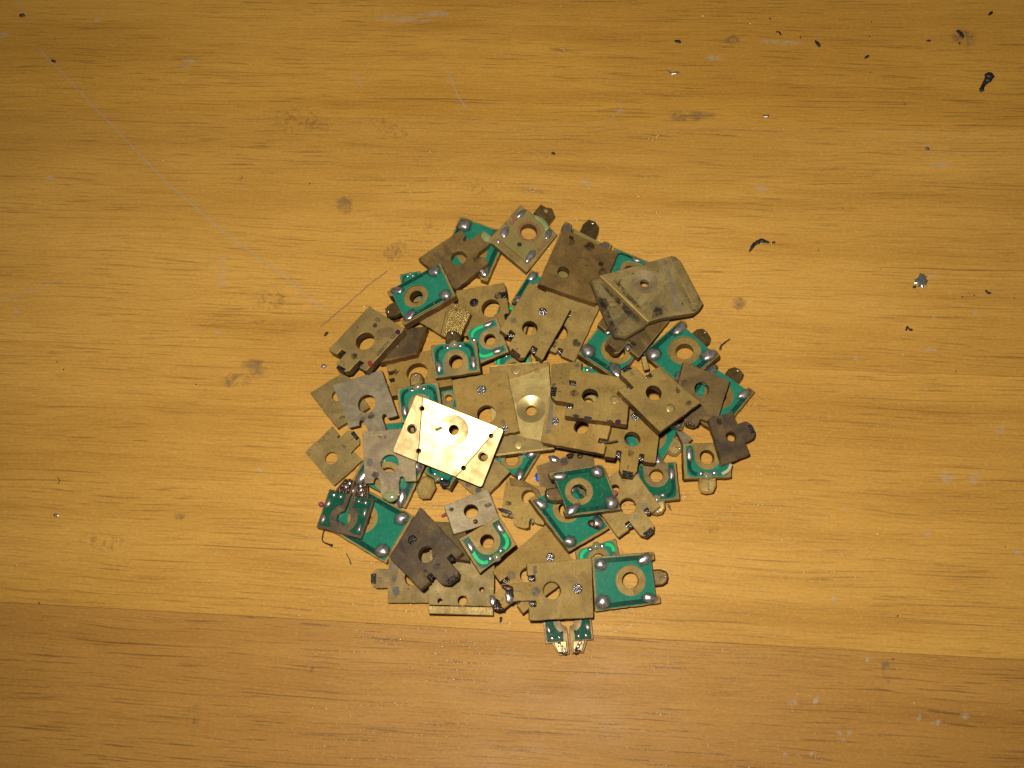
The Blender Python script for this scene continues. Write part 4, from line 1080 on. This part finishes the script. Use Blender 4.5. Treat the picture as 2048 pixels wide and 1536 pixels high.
table_scratch(poly_line([(712, 150), (722, 172)]), 7, 'scratch_white')
table_scratch(poly_line([(37, 0), (44, 14), (49, 26)]), 4, 'scratch_white')
for x, y, rx, ry, a, m in ((511, 733, 24, 15, 10, 'stain_grey'), (470, 762, 30, 14, 0, 'stain_soft'), (688, 409, 17, 17, 0, 'stain_grey'), (791, 502, 26, 18, -20, 'stain_soft'),
                           (1476, 607, 14, 13, 0, 'stain_grey'), (950, 372, 26, 16, 30, 'stain_black'), (858, 456, 18, 12, 40, 'stain_black'), (205, 1082, 40, 20, 0, 'stain_black'),
                           (388, 1430, 14, 20, 20, 'stain_black'), (540, 598, 34, 18, 0, 'stain_black'), (600, 240, 60, 24, 0, 'stain_black'), (485, 358, 14, 7, -20, 'stain_black'),
                           (103, 708, 9, 7, 0, 'stain_black'), (1427, 1060, 10, 7, 0, 'stain_black'), (1930, 78, 24, 18, 40, 'stain_soft'), (1465, 80, 14, 10, 0, 'stain_soft'),
                           (1378, 232, 46, 12, 0, 'stain_soft'), (780, 258, 44, 16, 25, 'stain_black'), (1772, 1342, 9, 24, -8, 'stain_soft'), (620, 1335, 10, 14, 0, 'stain_black'),
                           (1240, 1110, 8, 14, 10, 'stain_soft'), (515, 640, 18, 8, 0, 'stain_black'), (360, 1030, 12, 10, 0, 'stain_soft')):
    table_decal('stain', oval(x, y, rx*1.2, ry*1.2, a), m)
for x, y, rx, ry, a in ((800, 37, 62, 9, 4), (870, 28, 40, 8, 0), (382, 122, 26, 5, 3), (368, 133, 18, 4, 0), (446, 520, 9, 6, 0), (446, 537, 11, 7, 0), (445, 553, 11, 7, 0), (447, 568, 9, 5, 0),
                        (1560, 85, 46, 6, 3), (1430, 116, 22, 6, 0), (8, 72, 12, 8, -30), (1525, 377, 18, 6, 10), (1880, 330, 24, 5, 0), (1870, 553, 16, 5, 0), (2000, 860, 10, 14, 30),
                        (1895, 955, 14, 18, 20), (1950, 955, 12, 16, 30), (1860, 700, 22, 5, -15), (1240, 220, 12, 8, 0), (1225, 236, 8, 6, 0), (36, 615, 8, 16, 20), (195, 40, 8, 5, 0), (100, 355, 12, 5, 0)):
    table_decal('smear', oval(x, y, rx, ry, a), 'smear_white', .04)
# bright paint specks: too many and too small to single out
rf = random.Random(21); V, F = [], []
spk = [(1170, 364, 11, 5), (1176, 372, 6, 4), (1688, 1017, 5, 4), (1712, 716, 8, 5), (251, 838, 4, 3), (1855, 1068, 7, 7), (1585, 1405, 8, 9), (1632, 1400, 7, 11), (1679, 1466, 7, 5), (1699, 1464, 6, 7), (1687, 1480, 6, 6),
       (1838, 1435, 5, 10), (1873, 1445, 5, 14), (1929, 1432, 10, 8), (1624, 1508, 5, 8), (1571, 1507, 5, 6), (1735, 1320, 6, 8), (1667, 1198, 5, 6), (2035, 1108, 8, 9), (1868, 636, 7, 4), (1950, 628, 7, 4), (1582, 722, 4, 4), (520, 940, 8, 4), (436, 666, 7, 4)]
spk += [(rf.uniform(0, 2048), rf.uniform(0, 1536), rf.uniform(.8, 2.2), rf.uniform(.8, 1.8)) for _ in range(60)]
spk += [(rf.gauss(1650, 170), rf.gauss(1430, 60), rf.uniform(1, 3), rf.uniform(1, 3.5)) for _ in range(14)]
for x, y, rx, ry in spk[:24]: table_decal('smear', oval(x, y, rx, ry, rf.uniform(0, 90), 12, .3, rf), 'smear_strong', .045)
for x, y, rx, ry in spk[24:]:
    if 600 < x < 1520 and 400 < y < 1310: continue
    ol = [on_table(*p) for p in oval(x, y, rx*.6, ry*.6, rf.uniform(0, 90), 7, .45, rf)]
    i0 = len(V); V += [(p.x, p.y, .06) for p in ol][::-1] + [(p.x*1, p.y*1, 0) for p in ol][::-1]
    F.append(tuple(range(i0, i0+7)))
    F += [(i0+k, i0+7+k, i0+7+(k+1) % 7, i0+(k+1) % 7) for k in range(7)]
o = mesh_obj('paint_flecks', V, F, 'white_paint', table); o['kind'] = 'stuff'
rf = random.Random(77); V, F = [], []
for _ in range(36):
    x, y = rf.uniform(0, 2048), rf.uniform(0, 1536)
    if 600 < x < 1520 and 400 < y < 1310: continue
    ol = [on_table(*p) for p in oval(x, y, rf.uniform(.8, 2.2), rf.uniform(.8, 1.7), rf.uniform(0, 90), 6, .4, rf)]
    i0 = len(V); V += [(p.x, p.y, .09) for p in ol][::-1] + [(p.x, p.y, 0) for p in ol][::-1]
    F.append(tuple(range(i0, i0+6))); F += [(i0+k, i0+6+k, i0+6+(k+1) % 6, i0+(k+1) % 6) for k in range(6)]
o = mesh_obj('soot_specks', V, F, 'char', table); o['kind'] = 'stuff'

# ------------------------------------------------------------------ crumbs, wire ends and solder drops around the pile
def crumb(name, pts_px, radii_px, mat, label, cat, flat=.5):
    P = [on_table(*p) for p in pts_px]; c = sum(P, Vector())/len(P)
    rnd = random.Random(int(pts_px[0][0]))
    V, F = [], []
    # smooth chain of lumps: resample, wobble the radius
    fine, rad = [], []
    m = 5
    for i in range(len(P)-1):
        for k in range(m):
            t = k/m; fine.append(P[i].lerp(P[i+1], t)); rad.append(radii_px[i]+(radii_px[i+1]-radii_px[i])*t)
    fine.append(P[-1]); rad.append(radii_px[-1])
    rad = [r*rnd.uniform(.75, 1.2) for r in rad]
    ends = (fine[1]-fine[0]).normalized()*rad[0]/7*.8, (fine[-1]-fine[-2]).normalized()*rad[-1]/7*.8
    fine = [fine[0]-ends[0]]+fine+[fine[-1]+ends[1]]; rad = [rad[0]*.3]+rad+[rad[-1]*.3]
    pts = [(p.x-c.x+rnd.uniform(-.05, .05), p.y-c.y+rnd.uniform(-.05, .05), r/7*flat) for p, r in zip(fine, rad)]
    V, F = tube(pts, [r/7 for r in rad], 9)
    zc = [p[2] for p in pts]
    V = [(x, y, max(0.0, zc[i//9]+(z-zc[i//9])*flat)) for i, (x, y, z) in enumerate(V)]
    o = mesh_obj(name, V, F, mat, None, None, 60)
    o.location = Vector((c.x, c.y, .01))*MM
    return tag(o, label, cat)
crumb('burnt_crumb', [(1978, 150), (1976, 160), (1968, 168), (1962, 181)], [9, 9, 5, 5], 'char', 'largest black crumb, drop-shaped, near the upper right corner', 'crumb')
crumb('burnt_crumb', [(1499, 503), (1508, 489), (1521, 482), (1537, 485)], [2.5, 4, 5, 2.5], 'char', 'black hook-shaped crumb up and right of the cast brass block', 'crumb')
crumb('burnt_crumb', [(1545, 486), (1549, 485)], [2.6, 2.4], 'char', 'tiny black dot at the tip of the hook-shaped crumb', 'crumb')
crumb('burnt_crumb', [(1630, 82), (1635, 88), (1638, 93)], [2, 4, 4], 'char', 'black tadpole-shaped crumb near the top, right of the middle', 'crumb')
crumb('burnt_crumb', [(1553, 64), (1559, 65), (1561, 70)], [2, 2, 2], 'char', 'small black crescent crumb near the top edge', 'crumb')
crumb('burnt_crumb', [(1351, 83), (1359, 85)], [4, 4], 'char', 'oval black crumb at the top, above the pile', 'crumb')
crumb('burnt_crumb', [(1730, 117), (1737, 112)], [2.5, 3], 'char', 'small black crumb below and right of the tadpole-shaped one', 'crumb')
crumb('burnt_crumb', [(1915, 64), (1921, 69), (1925, 75)], [5, 4, 4], 'char', 'black crumb with a pale scuff beside it in the upper right corner', 'crumb')
crumb('burnt_crumb', [(1854, 82), (1859, 82)], [2.5, 2.5], 'char', 'round black speck left of the scuffed crumb', 'crumb')
crumb('metal_flake', [(1978, 30), (1984, 25)], [3, 3], 'burnt_solder', 'dull metal flake at the very top right', 'flake')
crumb('metal_flake', [(1527, 233), (1533, 234), (1537, 232)], [3, 4, 2.5], 'solder', 'small grey metal flake between the pile and the top right', 'flake')
crumb('metal_flake', [(1334, 141), (1344, 148), (1356, 146)], [1.5, 2.2, 3.5], 'solder', 'splintery silver flake above the pile', 'flake')
crumb('solder_drop', [(1851, 298), (1855, 300)], [4, 4.5], 'solder_bright', 'tiny round solder drop at the upper right', 'solder drop', .8)
crumb('burnt_crumb', [(1827, 575), (1830, 574)], [3, 3], 'char', 'black dot touching the solder splash', 'crumb')
crumb('burnt_crumb', [(1971, 581), (1975, 586), (1980, 587)], [2, 2.2, 2.5], 'char', 'thin black tick right of the solder splash', 'crumb')
crumb('burnt_crumb', [(1812, 661), (1814, 653), (1819, 660), (1824, 660)], [1.8, 2, 2.4, 2.6], 'char', 'black zigzag crumb below the solder splash', 'crumb')
crumb('burnt_thread', [(1440, 700), (1442, 692), (1450, 685), (1459, 679)], [2.6, 2.2, 1.8, 1.6], 'char_brown', 'brown curled thread right of the highest right-hand nub', 'thread')
crumb('lint_thread', [(693, 1107), (697, 1115), (700, 1121), (702, 1128)], [1, 1.1, 1.1, 1.6], 'lint', 'thin dark thread below the bent wire at lower left', 'thread')
crumb('burnt_crumb', [(1001, 1245), (1002, 1237)], [1.5, 3], 'char', 'black tick below the plate with the sawn front edge', 'crumb')
crumb('burnt_crumb', [(650, 671), (655, 666)], [2.8, 3], 'char', 'black crumb just left of the lettered plate', 'crumb')
crumb('metal_pellet', [(645, 733), (650, 733)], [4.5, 4.5], 'solder', 'round grey pellet below the lettered plate', 'pellet', .5)
crumb('metal_pellet', [(1105, 307), (1109, 308)], [3.2, 3.2], 'burnt_solder', 'round dark pellet straight above the pile', 'pellet', .5)
crumb('metal_pellet', [(109, 1030), (115, 1031)], [3.5, 3.2], 'solder', 'grey pellet at the left edge, lower half', 'pellet', .4)
crumb('burnt_crumb', [(105, 122), (110, 124)], [3, 3], 'char', 'black dot on the long scratch at upper left', 'crumb')
crumb('burnt_crumb', [(42, 32), (47, 32)], [5, 5], 'char_brown', 'brown round crumb in the upper left corner', 'crumb')
crumb('burnt_thread', [(116, 955), (120, 962), (116, 967)], [.8, .9, .9], 'lint', 'small black squiggle at the left edge', 'thread')
crumb('plastic_bit', [(641, 1008), (645, 1011)], [5, 5], 'plastic_pink', 'pink plastic bit left of the dark two-pronged mount', 'plastic bit', .8)
crumb('plastic_bit', [(886, 1033), (893, 1029)], [3.5, 3.5], 'plastic_red', 'red plastic bit beside the small silvery plate', 'plastic bit', .8)
crumb('plastic_bit', [(1075, 951), (1078, 961)], [5.5, 5.5], 'plastic_blue', 'blue plastic bead beside the tilted green board at lower right', 'plastic bit', 1.0)
# bent wire end
P = [on_table(*p) for p in ((652, 1060), (648, 1068), (645, 1080), (648, 1085), (657, 1089), (666, 1092))]
c = sum(P, Vector())/len(P)
V, F = tube([(p.x-c.x, p.y-c.y, z) for p, z in zip(P, (1.6, 1.1, .5, .4, .4, .45))], [.16, .16, .17, .18, .22, .42], 10)
o = mesh_obj('wire_end', V, F, 'burnt_solder', None, None, 50); o.location = Vector((c.x, c.y, .02))*MM
tag(o, 'bent metal wire end poking out below the dark two-pronged mount', 'wire')
# solder splash
rnd = random.Random(9)
P = [on_table(*p) for p in oval(1843, 562, 14, 13, 0, 26, .32, rnd)]; c = on_table(1843, 562)
V = [(p.x-c.x, p.y-c.y, 0) for p in P]; n = len(V)
V += [(x*.8, y*.8, .28+rnd.uniform(-.05, .1)) for x, y, z in V[:n]] + [(x*.4, y*.4, .32+rnd.uniform(-.06, .12)) for x, y, z in V[:n]] + [(0, 0, .34)]
F = [(a*n+i, a*n+i2, (a+1)*n+i2, (a+1)*n+i) for a in range(2) for i, i2 in ((k, (k+1) % n) for k in range(n))]+[(2*n+i, 2*n+(i+1) % n, 3*n) for i in range(n)]
F = [f[::-1] for f in F]
o = mesh_obj('solder_splash', V, F, 'solder_bright', None, None, 60); o.location = Vector((c.x, c.y, .01))*MM
tag(o, 'flat star-shaped solder splash on the wood at the right', 'solder splash')
import os
if os.environ.get('POSDUMP'):
    for l, z, a in POS: print('POS %5.1f mm %5.1f deg  %s' % (z, a, l))
